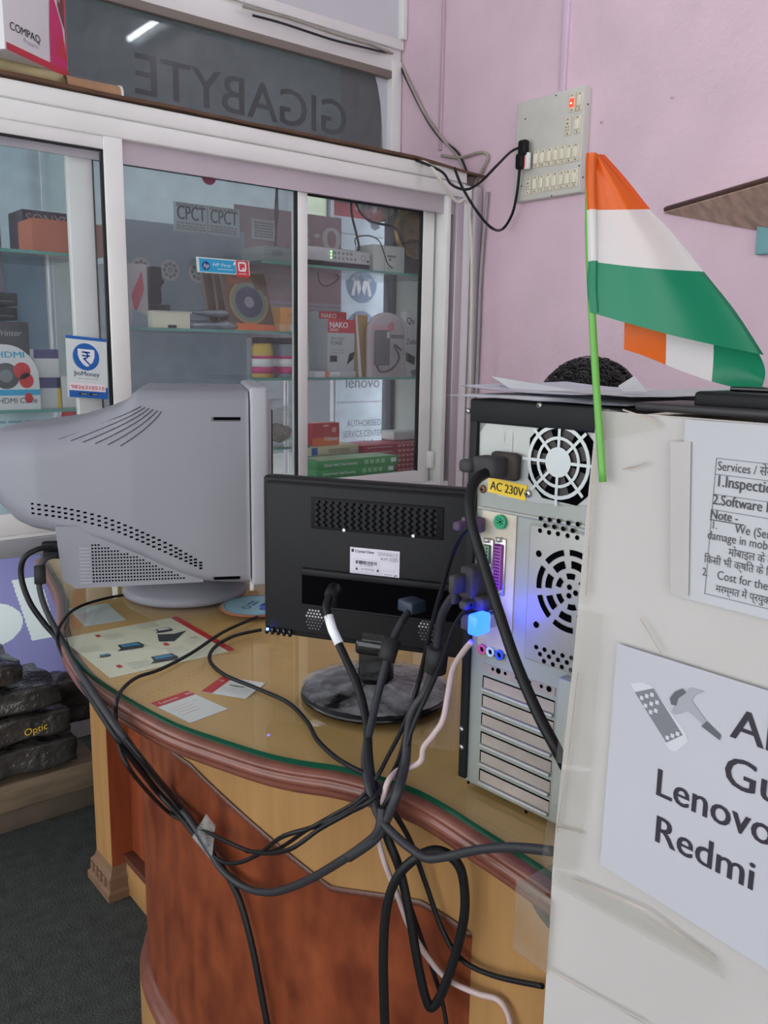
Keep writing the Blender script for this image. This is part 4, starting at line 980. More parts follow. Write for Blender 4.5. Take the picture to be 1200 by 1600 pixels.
sheetpile('loose_paper', .76, .47, 1.2045, .25, .12, -.2, .004, PAPERG, 'greyish printed paper nearest the green flag stick on the tower', 8)
o = MB(); A = [P(768, 588, D=.98), P(806, 613, D=.95), P(900, 610, D=.95), P(850, 604, D=1.0)]
o.add(A + [p - V((0, 0, .0008)) for p in A], [[0, 1, 2, 3], [7, 6, 5, 4]], PAPER); o.build('curled_paper', label='white paper with a curled up corner at the left of the pile', cat='paper', group='papers on the tower')
o = MB(); A = [P(966, 603, D=.80), P(991, 587, D=.82), P(1012, 612, D=.78), P(975, 612, D=.78)]
o.add(A + [p - V((0, 0, .0008)) for p in A], [[0, 1, 2, 3], [7, 6, 5, 4]], PAPER); o.build('folded_paper', label='white folded paper corner standing up beside the black device', cat='paper', group='papers on the tower')

# ============================================================ INDIAN FLAG
flag = thing('table_flag', P(941, 752, X=XBX - .008), 'small saffron, white and green flag on a green stick taped to the box', 'flag')
DF = .672
GSTK = mat('stick_green', (96, 160, 66), .45)
sp = [P(942, 753, X=XBX - .010), P(934, 640, X=XBX - .010), P(925, 488, D=DF), P(920, 360, D=DF), P(922, 243, D=DF)]
MB().tube(catmull(sp, 4), .0029, GSTK, 10).build('flag_stick', flag)
SAF = cloth('flag_saffron', (240, 112, 36), .42, .35); FWH = cloth('flag_white', (236, 232, 232), .42, .35); FGR = cloth('flag_green', (22, 140, 102), .35, .35)
# front half: pole edge -> fold curve ; back half: fold curve -> free edge, hanging behind
def pol2(T, s):
    n_ = len(T) - 1; i = min(int(s * n_), n_ - 1); return V(T[i]).lerp(V(T[i + 1]), s * n_ - i)
pole_e = [(917, 240), (916, 283), (917, 328), (918, 368), (919, 408), (919, 448), (922, 488)]
fold_e = [(936, 241), (972, 282), (1008, 327), (1050, 372), (1092, 424), (1142, 486), (1186, 553)]
back_e = [(975, 546), (1006, 556), (1040, 570), (1076, 584), (1112, 596), (1150, 606), (1186, 614)]
cv = [catmull([V((*p, 0)) for p in T], 8) for T in (pole_e, fold_e, back_e)]
def fmat(u, v): return SAF if v < 1 / 3 else FWH if v < 2 / 3 else FGR
def front(u, v):
    a, c = pol2(cv[0], v), pol2(cv[1], v); q = a.lerp(c, u)
    q.y += 6 * math.sin(u * math.pi) * (v - .3); dep = DF - .004 + .010 * math.sin(u * 5 + v * 2) * u * (1 - u) * 2 + .012 * u * v * 0
    d = P(q.x, q.y, D=dep + .008 * u * u); return d
def back(u, v):
    a, c = pol2(cv[1], v), pol2(cv[2], v); q = a.lerp(c, u); q.x += 14 * math.sin(u * math.pi) * (1 - v * .3)
    dep = DF + .004 + .016 * math.sin(min(1, u * 3) * math.pi / 2) + .005 * math.sin(u * 6 + v * 4) * u
    return P(q.x, q.y, D=dep)
b = MB(); NV = 30
b.grid(front, 24, NV, SAF, True, fmat)
def rim(u, v): # the rolled fold itself
    p0, p1 = front(1, v), back(0, v); an = u * math.pi; out = (P(*pol2(cv[1], v)[:2], D=DF) - P(*pol2(cv[0], v)[:2], D=DF)).normalized()
    return p0.lerp(p1, (1 - math.cos(an)) / 2) + out * .004 * math.sin(an)
b.grid(rim, 6, NV, SAF, True, fmat); b.grid(back, 24, NV, SAF, True, fmat)
def sleeve(u, v):
    c = P(*pol2(cv[0], v)[:2], D=DF) + _rh * .0035; a = u * 2 * math.pi; return c + _rh * .0042 * math.cos(a) + _fh * .0042 * math.sin(a)
b.grid(sleeve, 12, NV, SAF, True, fmat); b.build('flag_cloth', flag)

# ============================================================ SWITCHBOARD ON THE PINK WALL
sw = thing('switchboard', (XW, 1.89, 1.73), 'cream electrical switchboard on the pink wall with two rows of switches', 'switchboard')
SWM = mat('switch_plate', (206, 204, 196), .5, var=.06, scale=12); SWC = mat('switch_cream', (222, 214, 194), .4, var=.05, scale=40)
xs_ = XW - .035
MB().box((xs_, 1.757, 1.727), (XW, 2.026, 2.032), SWM, .003).build('back_box', sw)
Ms = frame((xs_, 0, 0), (0, -1, 0), (0, 0, 1))
def sp_(px, py): p = P(px, py, X=xs_); return (-p.y, p.z)
def module(px, py, kind):
    c = sp_(px, py); w_, h_ = .0125, .052; o = MB(); o.box((c[0] - w_, c[1] - h_ / 2, 0), (c[0] + w_, c[1] + h_ / 2, .004), SWC, .001, Ms)
    for s_ in (-1, 1): o.disc(Ms, c[0], c[1] + s_ * h_ * .4, .0022, INK, .0045, 8)
    if kind == 'switch':
        o.box((c[0] - .008, c[1] - .015, .003), (c[0] + .008, c[1] + .015, .011), mat('switch_rocker', (232, 226, 206), .3), .002, Ms)
    elif kind == 'light':
        o.box((c[0] - .008, c[1] - .012, .003), (c[0] + .008, c[1] + .012, .008), mat('indicator_red', (255, 40, 26), .3, emit=3.5), .002, Ms); o.disc(Ms, c[0], c[1] - .002, .003, mat('indicator_core', (255, 190, 120), .3, emit=6), .0085, 10)
    else:
        for k in range(5): o.disc(Ms, c[0] + (.0045 * (-1 if k % 2 else 1) if k else 0), c[1] + (.008 if k == 0 else -.002 if k < 3 else -.010), .0026 if k == 0 else .0018, HOLE, .0046, 8)
    o.build({'switch': 'rocker_switch', 'light': 'indicator_lamp', 'socket': 'power_socket'}[kind], sw)
module(895, 161, 'light'); module(907, 158, 'switch'); module(888, 198, 'socket'); module(903, 195, 'switch')
for k in range(7): module(839 + k * 10.3, 249 - k * 1.8, 'switch')
module(826, 291, 'socket')
for k in range(7): module(837 + k * 10.3, 288.5 - k * 1.7, 'switch')
b = MB()
for q in ((869, 149), (821, 186), (815, 291), (862, 306), (911, 277), (919, 163), (905, 259)): c = sp_(*q); b.disc(Ms, c[0], c[1], .0028, INK, .0006, 10)
b.build('mounting_screws', sw)
def plug(px, py, m, lab, white=False):
    c = P(px, py, X=xs_ - .02); o = thing('wall_plug', c, lab, 'plug')
    MB().box(c + V((-.022, -.016, -.024)), c + V((.004, .016, .024)), m, .008, seg=3).build('plug_body', o)
    if white:
        MB().box(c + V((-.010, -.030, -.026)), c + V((.004, -.014, .024)), WHITE, .002).build('adaptor_face', o); MB().box(c + V((-.012, -.018, -.024)), c + V((.006, -.010, .024)), RED, .002).build('red_band', o)
    return o
plug(821, 232, BLACK, 'upper small black plug in the switchboard beside its left edge'); plug(817, 253, BLACK, 'lower black plug with red and white adaptor in the switchboard', True)
def wallstrip(name, q0, q1, wd, lab, m):
    a, c = P(*q0, X=XW), P(*q1, X=XW); o = MB(); o.box((XW - .012, a.y - wd / 2, min(a.z, c.z)), (XW, a.y + wd / 2, max(a.z, c.z)), m, .002); return o.build(name, label=lab, cat='conduit')
wallstrip('wall_conduit', (890, -40), (887, 142), .022, 'pink painted conduit running up the wall from the switchboard', mat('conduit_pink', (216, 190, 210), .5))
wallstrip('wall_conduit', (697, -40), (690, 236), .012, 'thin pink conduit running up the wall near the window corner', mat('conduit_pink_dull', (196, 168, 182), .6))
for q, l_ in (((1051, 152), 'painted nail head in the bare pink wall above the brown shelf board'), ((941, 190), 'painted nail head in the pink wall right of the switchboard'), ((880, 106), 'painted nail head in the pink wall beside the conduit above the switchboard')):
    p = P(*q, X=XW); MB().ball((XW - .003, p.y, p.z), .005, mat('nail_head', (206, 180, 190), .5), 2).build('wall_nail', label=l_, cat='nail', group='nails in the pink wall')
# slanted wooden panel jutting in at the right
WDP = mat('old_wood_brown', (190, 160, 142), .6, var=.35, scale=9, stretch=(1, 4, 4))
A = [P(1037, 333, X=XW - .01), P(1330, 250, X=1.90), P(1330, 388, X=XW - .01)]
n_ = (A[1] - A[0]).cross(A[2] - A[0]).normalized(); n_ = n_ if n_.z > 0 else -n_
b = MB(); b.add(A + [p + n_ * .018 for p in A], [[0, 1, 2], [5, 4, 3], [0, 3, 4, 1], [1, 4, 5, 2], [2, 5, 3, 0]], WDP); sh = b.build('corner_shelf', label='brown wooden shelf board jutting from the pink wall, seen from underneath', cat='shelf')
b = MB(); b.tube([A[0] + n_ * .012, A[1] + n_ * .012], .008, mat('shelf_edge_dark', (84, 56, 46), .6, var=.3, scale=20), 6); 
b.build('shelf_edge', sh, label='darker front edge') if False else b.build('edge_batten', sh)
p = P(1196, 366, X=XW - .02); MB().box((XW - .03, p.y - .08, p.z - .05), (XW, p.y + .02, p.z + .035), mat('teal_box', (120, 170, 176), .5), .003).build('teal_box', label='pale teal box on the pink wall under the brown shelf board', cat='box')

# ============================================================ TUBE LIGHT (on the pink wall, seen in the transom reflection)
tl = thing('tube_light', (XW, 1.05, 2.9), 'long white fluorescent tube light mounted high on the pink wall', 'light')
MB().box((XW - .05, .42, 2.88), (XW - .004, 1.68, 2.96), WHITE, .004).build('fixture_body', tl)
MB().tube([(XW - .085, .45, 2.92), (XW - .085, 1.65, 2.92)], .014, mat('tube_glow', (240, 248, 255), .3, emit=TUBE_POWER), 14).build('lamp_tube', tl)
for y in (.44, 1.66): MB().box((XW - .10, y - .012, 2.905), (XW - .04, y + .012, 2.935), WHITE, .003).build('tube_holder', tl)

# ============================================================ ON THE LEDGE ABOVE THE SHOWCASE
ZLG = 1.843
cb = MB()
def lip(u, v):
    x = -.3 + u * 2.53; y = 2.183 + v * .10; sag = .010 * mnoise.noise(V((x * 5, v, 0))) ; s_ = max(0, x - 1.9)
    return V((x, y - (.004 * mnoise.noise(V((x * 9, 3, v)))), ZLG + .012 + sag * .4 - s_ * .06 * (1 - v)))
cb.grid(lip, 90, 3, mat('ledge_cardboard', (132, 104, 84), .85, var=.3, scale=14)); n0 = len(cb.v)
cb.grid(lambda u, v: lip(1 - u, v) - V((0, 0, .007)), 90, 3, mat('ledge_cardboard', (132, 104, 84), .85)); cb.grid(lambda u, v: lip(u, 0) - V((0, 0, .007 * (1 - v))), 90, 1, mat('ledge_cardboard_edge', (96, 66, 50), .85, var=.3, scale=14))
cb.build('ledge_cardboard', label='strip of brown cardboard lying along the ledge above the showcase', cat='cardboard')
# printed carton
cdir = V((.848, .53, 0)).normalized(); cn = V((cdir.y, -cdir.x, 0))
p_br = P(107, 122, Y=2.30); o0 = p_br - cdir * .30
car = thing('printed_carton', (p_br.x, p_br.y, ZLG), 'white carton with a red edge and a woman in pink on the ledge, top left', 'carton', math.atan2(cdir.y, cdir.x))
def cc(px, py): v = loc_px(car, px, py, 0); return (v.x, v.z)
bl, br_, tr_ = cc(8, 76), cc(107, 122), cc(95, -20)
b = MB(); sl_ = (br_[1] - bl[1]) / (br_[0] - bl[0])
Mc = frame((br_[0], 0, br_[1]), (1, 0, sl_), (-sl_, 0, 1)); WC = V((br_[0] - bl[0], br_[1] - bl[1])).length
b.box((-WC, 0, 0), (0, .30, -.16), mat('carton_white', (222, 220, 224), .5), .001, Mc @ Matrix(((1, 0, 0, 0), (0, 0, 1, 0), (0, -1, 0, 0), (0, 0, 0, 1))) @ Matrix.Scale(-1, 4, (0, 1, 0)) if False else Mc @ Matrix.Identity(4)) if False else None
b.box((-WC, 0, -.16), (0, .34, -.0005), mat('carton_white', (222, 220, 224), .5), .001, Mc)
CR = mat('carton_red', (190, 40, 62), .4); CPK = mat('carton_pink', (196, 40, 104), .5); CHR = mat('carton_hair', (110, 50, 52), .5); CSK = mat('carton_skin', (196, 140, 124), .5)
b.rect(Mc, -WC * .98, 0, 0, WC * .075, CR, .0006); b.rect(Mc, -WC * .03, 0, -WC * .012, .34, CR, .0006)
b.poly(Mc, [(-WC * .30, WC * .07), (-WC * .02, WC * .07), (-WC * .04, WC * .30), (-WC * .08, WC * .52), (-WC * .20, WC * .78), (-WC * .27, WC * .74), (-WC * .29, WC * .45)], CPK, .0008)
b.poly(Mc, [(-WC * .2, WC * .20), (-WC * .02, WC * .16), (-WC * .05, WC * .36), (-WC * .16, WC * .40)], CR, .0010)
b.poly(Mc, [(-WC * .14, WC * .72), (-WC * .04, WC * .5), (-WC * .035, WC * 1.4), (-WC * .12, WC * 1.35)], CHR, .0012); b.disc(Mc, -WC * .14, WC * 1.08, WC * .07, CSK, .0016, 20, ry=WC * .1); b.poly(Mc, [(-WC * .17, WC * .78), (-WC * .10, WC * .76), (-WC * .10, WC * 1.0), (-WC * .16, WC * 1.0)], CSK, .0014)
b.text(Mc, 'COMPAQ', -WC * .92, WC * .22, WC * .115, INK, lift=.001, bold=.004, fit=WC * .46); b.text(Mc, 'Presario', -WC * .72, WC * .15, WC * .07, INKL, lift=.001); b.text(Mc, 'EVERYTHING', -WC * .75, WC * .98, WC * .1, INKG, lift=.001, fit=WC * .4)
b.build('carton_body', car, True)
# yellowish cloth bag under it and a rolled paper tube
b = MB(); c = P(40, 118, Y=2.30)
b.ball((c.x - .03, 2.335, ZLG + .042), .05, mat('bag_khaki', (170, 156, 118), .7, var=.25, scale=10, bump=.3, bscale=30), 4, noise=.012, nscale=9, sc=(3.4, 1.7, .72)); b.build('cloth_bag', label='khaki cloth bag lying on the ledge under the white carton', cat='bag')
a, c = P(120, 139, Y=2.26), P(184, 144, Y=2.26); a.z = c.z = ZLG + .030
b = MB(); b.tube([a - V((.03, 0, 0)), c], .0225, mat('tube_card_brown', (172, 132, 100), .7, var=.2, scale=20), 20, cap=False); d = (c - a).normalized(); b.tube([c, c + d * .006], .0245, WHITE, 20); b.ball(c - d * .0, .012, INKG, 1, sc=(.2, 1, 1)); b.build('cardboard_tube', label='short brown cardboard tube with a white end lying on the ledge', cat='tube')
# ============================================================ GOODS IN THE SHOWCASE
def pbox(name, q, Y, dep, zb, lab, cat, m, deco=None, group=None, zt=None, rot=0, bev=.001, parts=None):
    """carton whose front face fills pixels q=(left,top,right,bottom) at depth Y, standing on height zb"""
    ym = (q[1] + q[3]) / 2
    a = P(q[0], ym, Y=Y).x; c = P(q[2], ym, Y=Y).x
    if zt is None: zt = P((q[0] + q[2]) / 2, q[1], Y=Y).z
    o = MB(); Mk = Matrix.Translation((a, Y, zb)) @ Matrix.Rotation(rot, 4, 'Z')
    o.box((0, 0, 0), (c - a, dep, zt - zb), m, bev, Mk)
    if deco: deco(o, Mk @ frame((0, 0, 0), (1, 0, 0), (0, 0, 1)), c - a, zt - zb)
    ob = o.build(name, label=lab, cat=cat, group=group); return ob
TL = lambda o, M, s_, x, y, sz, m=WHITE, **k: o.text(M, s_, x, y, sz, m, lift=.0010, **k)
CARDW = mat('card_white', (216, 218, 220), .6, var=.05); CARDG = mat('card_grey', (120, 124, 130), .6)
ORB = mat('carton_orange_brown', (176, 96, 66), .7, var=.1, scale=8); DPUR = mat('carton_dark_purple', (58, 44, 60), .5)
# left bay
pbox('stereo_carton', (36, 331, 118, 400), 2.44, .12, ZL1, 'dark purple carton with pale maker name behind the orange brown carton', 'carton', DPUR,
     lambda o, M, W, Hh: (TL(o, M, 'SONY', W * .06, Hh * .72, .036, mat('pale_gold_ink', (150, 132, 130), .5)), TL(o, M, '700', W * .70, Hh * .72, .036, mat('pale_gold_ink', (150, 132, 130), .5))))
pbox('brown_carton', (50, 346, 160, 392), 2.31, .11, ZL1, 'orange brown carton on the top left glass shelf', 'carton', ORB)
for k, (y0, y1, lab) in enumerate(((479, 500, 'lower slim black drive box at the far left of the showcase'), (456, 477, 'upper slim black drive box at the far left of the showcase'))):
    z0 = P(10, y1, Y=2.40).z
    pbox('drive_box', (-60, y0, 27, y1), 2.40, .15, z0, lab, 'drive', BLACK, lambda o, M, W, Hh: o.rect(M, W * .05, Hh * .3, W * .95, Hh * .36, CARDG), group='slim drives at the far left')
pbox('printer_pack', (-70, 502, 48, 640), 2.36, .04, ZL2, 'dark grey hanging printer cable pack behind the round cable pack', 'pack', mat('pack_dark', (66, 62, 68), .4), lambda o, M, W, Hh: TL(o, M, 'Printer', W * .55, Hh * .84, .022, INKL, shear=.2))
# keep drives carried by the pack behind them: a carton under the two drives
# HDMI cable pack
hp_ = thing('cable_pack', (P(10, 630, Y=2.30).x, 2.30, ZL2), 'white round-topped cable pack with a blue HDMI band on the left shelf', 'pack')
b = MB(); a = P(-44, 600, Y=2.30).x; c = P(62, 600, Y=2.30).x; zt = P(10, 538, Y=2.30).z; W = c - a; Hh = zt - ZL2
pts = [(0, 0), (W, 0), (W, Hh * .35)] + [(W / 2 + W / 2 * math.cos(t * math.pi / 16), Hh * .45 + Hh * .55 * math.sin(t * math.pi / 16)) for t in range(1, 16)] + [(0, Hh * .35)]
M = frame((a, 2.30, ZL2), (1, 0, 0), (0, 0, 1)); b.prism(pts, -.03, 0, CARDW, M)
b.disc(M, W * .5, Hh * .52, W * .20, CARDG, .0006); b.ring(M, W * .5, Hh * .52, W * .10, W * .2, mat('cable_coil_print', (74, 74, 78), .5), .0009)
b.rect(M, 0, Hh * .22, W, Hh * .31, CYAN, .0008); b.text(M, 'HDMI Cable', W * .36, Hh * .10, .020, INK, lift=.001, fit=W * .58); b.text(M, 'HDMI', W * .35, Hh * .80, .022, CYAN, lift=.001, fit=W * .42, bold=.03)
for cx, cy, rx_, ry_ in ((.74, .60, .13, .13), (.80, .45, .11, .12), (.82, .18, .06, .08)): b.disc(M, W * cx, Hh * cy, W * rx_, RED, .0012, 18, ry=Hh * ry_)
b.build('pack_card', hp_)
pbox('small_carton', (53, 546, 92, 589), 2.33, .07, P(70, 590, Y=2.33).z, 'small white carton with a purple top standing on the dark purple one', 'carton', CARDW, lambda o, M, W, Hh: o.rect(M, 0, Hh * .68, W, Hh, PURPLE))
pbox('purple_carton', (58, 590, 95, 640), 2.33, .08, ZL2, 'carton with purple top and yellow side on the left middle shelf', 'carton', CARDW, lambda o, M, W, Hh: (o.rect(M, 0, Hh * .66, W, Hh, PURPLE), o.rect(M, W * .86, 0, W, Hh, YELLOW)), zt=P(70, 590.3, Y=2.33).z)
pbox('white_carton', (97, 588, 132, 640), 2.33, .08, ZL2, 'plain white carton behind the pale payment sticker', 'carton', CARDW)
b = MB(); c = P(40, 668, Y=2.32); a = P(-60, 660, Y=2.32).x; e = P(90, 660, Y=2.32).x; z1 = P(30, 646, Y=2.32).z
b.grid(lambda u, v: V((a + (e - a) * u, 2.32 + .03 * v + .006 * math.sin(u * 9), .7955 + (z1 - .7955) * v)), 12, 4, mat('newsprint_blue', (190, 212, 220), .7)); M = frame((a, 2.318, .8), (1, 0, 0), (0, .1, 1))
b.lines(M, .01, (e - a) * .95, [.10 + .018 * k for k in range(9)], .006, mat('newsprint_ink', (120, 160, 176), .7), lift=.004); b.build('newspaper', label='bluish newspaper sheet standing on the showcase floor at the left', cat='newspaper')
b = MB(); c = P(113, 655, Y=2.34); b.ball(c - V((0, 0, .03)), .05, mat('cloth_red', (196, 36, 44), .7), 3, noise=.02, nscale=20, sc=(.6, .5, 1.3)); b.build('red_cloth', label='bright red cloth bundle at the bottom of the left bay behind the sliding door', cat='cloth')
pbox('tall_carton', (95, 395, 122, 512), 2.5, .1, P(110, 512, Y=2.5).z, 'dark tall carton seen behind the door stile in the left bay', 'carton', mat('tall_carton_grey', (92, 86, 94), .6), zt=P(108, 420, Y=2.5).z) if False else None
# middle bay, shelf A
pbox('plastic_pouch', (202, 412, 231, 512), 2.36, .04, ZA, 'tall clear pouch with red and grey contents left on the middle shelf', 'pouch', mat('pouch_grey', (176, 168, 172), .2, var=.2, scale=14), lambda o, M, W, Hh: (o.poly(M, [(W * .1, Hh * .5), (W * .7, Hh * .9), (W * .8, Hh * .6), (W * .3, Hh * .2)], mat('pouch_red', (170, 80, 90), .4), .001), o.poly(M, [(0, 0), (W, 0), (W * .9, Hh * .2), (W * .2, Hh * .3)], mat('pouch_blue', (130, 140, 160), .4), .0012)))
gd = thing('black_gadget', (P(245, 500, Y=2.40).x, 2.40, ZA), 'black camera-like gadget on a small stand beside the clear pouch', 'gadget')
gz = lambda y: P(245, y, Y=2.40).z
gx = lambda x: P(x, 470, Y=2.40).x
MB().box((gx(232), 2.38, ZA), (gx(262), 2.43, gz(476)), BLACK, .004).build('gadget_base', gd)
MB().box((gx(231), 2.37, gz(450)), (gx(248), 2.42, gz(418)), BLACK, .006).build('gadget_head', gd); MB().box((gx(232), 2.385, gz(476)), (gx(251), 2.415, gz(448)), BLACK, .008).build('gadget_body', gd); MB().box((gx(230), 2.38, gz(444)), (gx(253), 2.40, gz(436)), BLACK, .002).build('gadget_arm', gd)
cbx = pbox('cream_box', (240, 486, 297, 514), 2.32, .10, ZA, 'small cream box with a dark slot on the middle shelf', 'box', mat('cream_card', (232, 230, 206), .6), lambda o, M, W, Hh: (o.rect(M, W * .38, 0, W * .62, Hh * .2, INK), o.rect(M, -.004, Hh * .9, W + .004, Hh, mat('cream_lid', (206, 204, 190), .6), .003)))
SIL = mat('silver_bag', (150, 158, 166), .25, .5, var=.4, scale=16, bump=.6, bscale=30)
def silverbag(px, py, s_, lab, dz=0, Y=2.36):
    c = P(px, py, Y=Y); o = MB(); o.ball((c.x, Y, ZA + s_ * .26 + dz), s_, SIL, 3, noise=.012, nscale=24, sc=(1.4, .8, .24)); o.build('silver_bag', label=lab, cat='bag', group='silver antistatic bags on the middle shelf')
silverbag(313, 505, .048, 'silver antistatic bag beside the cream box, leftmost of the heap'); silverbag(336, 508, .052, 'silver antistatic bag at the right of the heap by the brown cases', Y=2.34); silverbag(330, 492, .046, 'top silver antistatic bag of the heap beside the cream box', .036, Y=2.35)
# leaning brown cases with a disc
CASE = mat('case_brown', (104, 78, 60), .35, var=.3, scale=10); CASE2 = mat('case_gold', (168, 136, 88), .35, var=.3, scale=10)
def leancase(i, x0, x1, xt0, xt1, Y, lab, face=False):
    o = MB(); A = [P(x0, 514, Y=Y), P(x1, 514, Y=Y), P(xt1, 428, Y=Y + .03), P(xt0, 428, Y=Y + .03)]
    A[0].z = A[1].z = ZA; B = [p + V((-.002, .012, 0)) for p in A]
    o.add(A + B, [[0, 1, 2, 3], [7, 6, 5, 4], [0, 4, 5, 1], [1, 5, 6, 2], [2, 6, 7, 3], [3, 7, 4, 0]], CASE)
    if face:
        xd = (A[1] - A[0]); yd = (A[3] - A[0]); W, Hh = xd.length, yd.length; n_ = xd.normalized().cross(yd.normalized()); yy = n_.cross(xd).normalized()
        M = frame(A[0], xd, yy); sk_ = (yd.dot(xd.normalized()))
        cx, cy = W * .5 + sk_ * .55, Hh * .52
        for r_, m in ((.40, CASE2), (.36, mat('disc_green', (110, 128, 112), .3, .3)), (.28, mat('disc_blue', (64, 72, 92), .3, .3)), (.10, mat('disc_grey', (136, 140, 146), .3, .3))): o.disc(M, cx, cy, Hh * r_, m, .001 + (.42 - r_) * .004, 30)
        o.poly(M, [(0, 0), (W, 0), (W * 1.0 + sk_ * .12, Hh * .12), (sk_ * .14, Hh * .14)], ORANGE, .0012); o.poly(M, [(W * .1 + sk_ * .84, Hh * .84), (W * .75 + sk_ * .84, Hh * .84), (W * .75 + sk_ * .96, Hh * .97), (W * .1 + sk_ * .96, Hh * .97)], BROWN, .0012)
    o.build('disc_case', label=lab, cat='disc case', group='brown disc cases leaning on the middle shelf')
leancase(0, 330, 352, 317, 336, 2.40, 'brown disc case at the back left of the leaning row'); leancase(1, 346, 366, 334, 352, 2.37, 'brown disc case in the middle of the leaning row'); leancase(2, 362, 431, 346, 412, 2.33, 'front brown disc case showing a round disc under the sticker', True)
pbox('orange_carton', (438, 481, 474, 508), 2.38, .06, ZA + .026, 'small orange carton on top of thin cartons at the right end of the middle shelf', 'carton', mat('carton_orange', (224, 160, 76), .6), lambda o, M, W, Hh: TL(o, M, 'Lenovo', W * .3, Hh * .5, .014, INKG), zt=None)
pbox('thin_carton', (437, 506, 454, 517), 2.36, .06, ZA, 'thin pale orange carton under the small orange carton', 'carton', mat('carton_pale_orange', (230, 180, 130), .6), zt=ZA + .0255)
pbox('thin_carton', (454, 505, 476, 517), 2.355, .06, ZA, 'thin white carton under the small orange carton', 'carton', CARDW, lambda o, M, W, Hh: TL(o, M, 'Lenovo', W * .25, Hh * .3, .011, INKG), zt=ZA + .0255)
# right bay, top shelf C
dv = thing('video_recorder', (P(530, 410, Y=2.34).x, 2.34, ZR), 'silver digital video recorder with rows of buttons on the top right shelf', 'recorder')
x0, x1 = P(492, 400, Y=2.34).x, P(577, 405, Y=2.34).x; ztp = P(530, 389, Y=2.34).z
MB().box((x0 - .06, 2.345, ZR), (x1 - .003, 2.50, ztp), mat('recorder_case', (110, 114, 118), .5, .3), .002).build('recorder_case', dv)
MB().box((x0 - .06, 2.335, ZR + .018), (x1, 2.35, ztp), mat('recorder_front', (206, 208, 210), .35, .4), .003).build('front_panel', dv); MB().box((x0 - .06, 2.337, ZR), (x1 - .001, 2.35, ZR + .018), BLACK, .001).build('lower_trim', dv)
Md = frame((x0, 2.3345, ZR), (1, 0, 0), (0, 0, 1)); W = x1 - x0; Hh = ztp - ZR
b = MB()
for r_, yy in ((5, .78), (6, .52)):
    for k in range(r_): b.disc(Md, W * (.34 + .075 * k), Hh * yy, W * .022, INKG, .0008, 12); b.disc(Md, W * (.342 + .075 * k), Hh * yy + .0006, W * .016, INKL, .0012, 12)
b.build('buttons', dv); b = MB()
for k in range(3): b.disc(Md, W * .27, Hh * (.5 + .16 * k), W * .014, mat('led_green', (150, 255, 130), .4, emit=2.5), .001, 8)
b.build('status_lights', dv); b = MB(); b.ring(Md, W * .86, Hh * .62, W * .03, W * .05, INKL, .001); b.rect(Md, W * .93, Hh * .42, W * .97, Hh * .52, INK, .001); b.build('jog_dial', dv)
b = MB(); Yg = 2.335; x0, x1 = P(411, 400, Y=Yg).x, P(478, 400, Y=Yg).x; b.box((x0, Yg, ZR), (x1 - .005, Yg + .13, P(450, 387, Y=Yg).z), mat('device_grey', (134, 140, 142), .5), .003); M = frame((x0, Yg, ZR), (1, 0, 0), (0, 0, 1)); b.rect(M, (x1 - x0) * .2, .02, (x1 - x0) * .45, .038, CARDG, .0008)
b.build('network_box', label='grey slim network box left of the video recorder behind the door stile', cat='network box')
pbox('adapter_box', (583, 384, 632, 420), 2.35, .10, ZR, 'pale grey adapter box right of the video recorder', 'box', mat('adapter_grey', (200, 204, 198), .5), lambda o, M, W, Hh: (o.rect(M, W * .44, Hh * .58, W * .72, Hh * .66, INKG), o.rect(M, W * .5, Hh * .46, W * .56, Hh * .54, INK), o.rect(M, W * .34, 0, W * .36, Hh, INKL), o.rect(M, W * .44, Hh * .16, W * .6, Hh * .2, INKL)))
pq = thing('round_plaque', (P(650, 400, Y=2.45).x, 2.45, ZR), 'round gold award plaque on a dark stand in the top right corner', 'plaque')
c = P(648, 364, Y=2.44); r_ = P(677, 364, Y=2.44).x - c.x
b = MB(); Mq = frame((c.x, 2.44, c.z), (1, 0, .0), (0, .12, 1)); b.lathe([(r_, -.012), (r_ * 1.03, -.004), (r_, .004), (r_ * .9, .006), (r_ * .88, .003), (.001, .003)], GOLD, 40, Mq)
GT = mat('gold_dark_ink', (112, 84, 46), .5); b.ring(Mq, 0, 0, r_ * .60, r_ * .63, GT, .0036)
for k in range(14): a_ = math.pi * (.05 + .9 * k / 13); b.box((-.004, -.007, .003), (.004, .007, .0036), GT, 0, Mq @ Matrix.Translation((r_ * .75 * math.cos(a_), r_ * .75 * math.sin(a_), 0)) @ Matrix.Rotation(a_, 4, 'Z'))
b.text(Mq, 'M.C.', -r_ * .28, -r_ * .12, r_ * .32, GT, lift=.004); b.lines(Mq, -r_ * .45, r_ * .45, [-r_ * .35, -r_ * .48, -r_ * .62], .006, GT, lift=.004); b.build('plaque_disc', pq)
MB().box((c.x - r_ * .8, 2.43, ZR), (c.x + r_ * 1.5, 2.54, ZR + .075), mat('stand_dark', (62, 54, 56), .5, var=.2, scale=10), .006).build('plaque_stand', pq)
tr = thing('crystal_bowl', (P(585, 330, Y=2.48).x, 2.48, P(585, 345, Y=2.48).z), 'small crystal glass trophy hanging near the top of the right bay', 'trophy')
CRY = glass('crystal_glass', (.9, .93, .94), .35, (206, 206, 204), .1); b = MB(); c = P(586, 330, Y=2.48); b.ball(c, .048, CRY, 2, noise=.02, nscale=40, sc=(1, .7, .95)); b.ball(c + V((-.05, 0, .02)), .026, CRY, 2); b.ball(c + V((.056, 0, .012)), .026, CRY, 2); b.ball(c + V((0, 0, -.048)), .018, CRY, 1); b.build('crystal_body', tr)
b = MB(); b.tube([P(586, 312, Y=2.48), V((c.x, 2.48, 1.79))], .001, CABLE, 5); b.build('hanging_thread', tr)
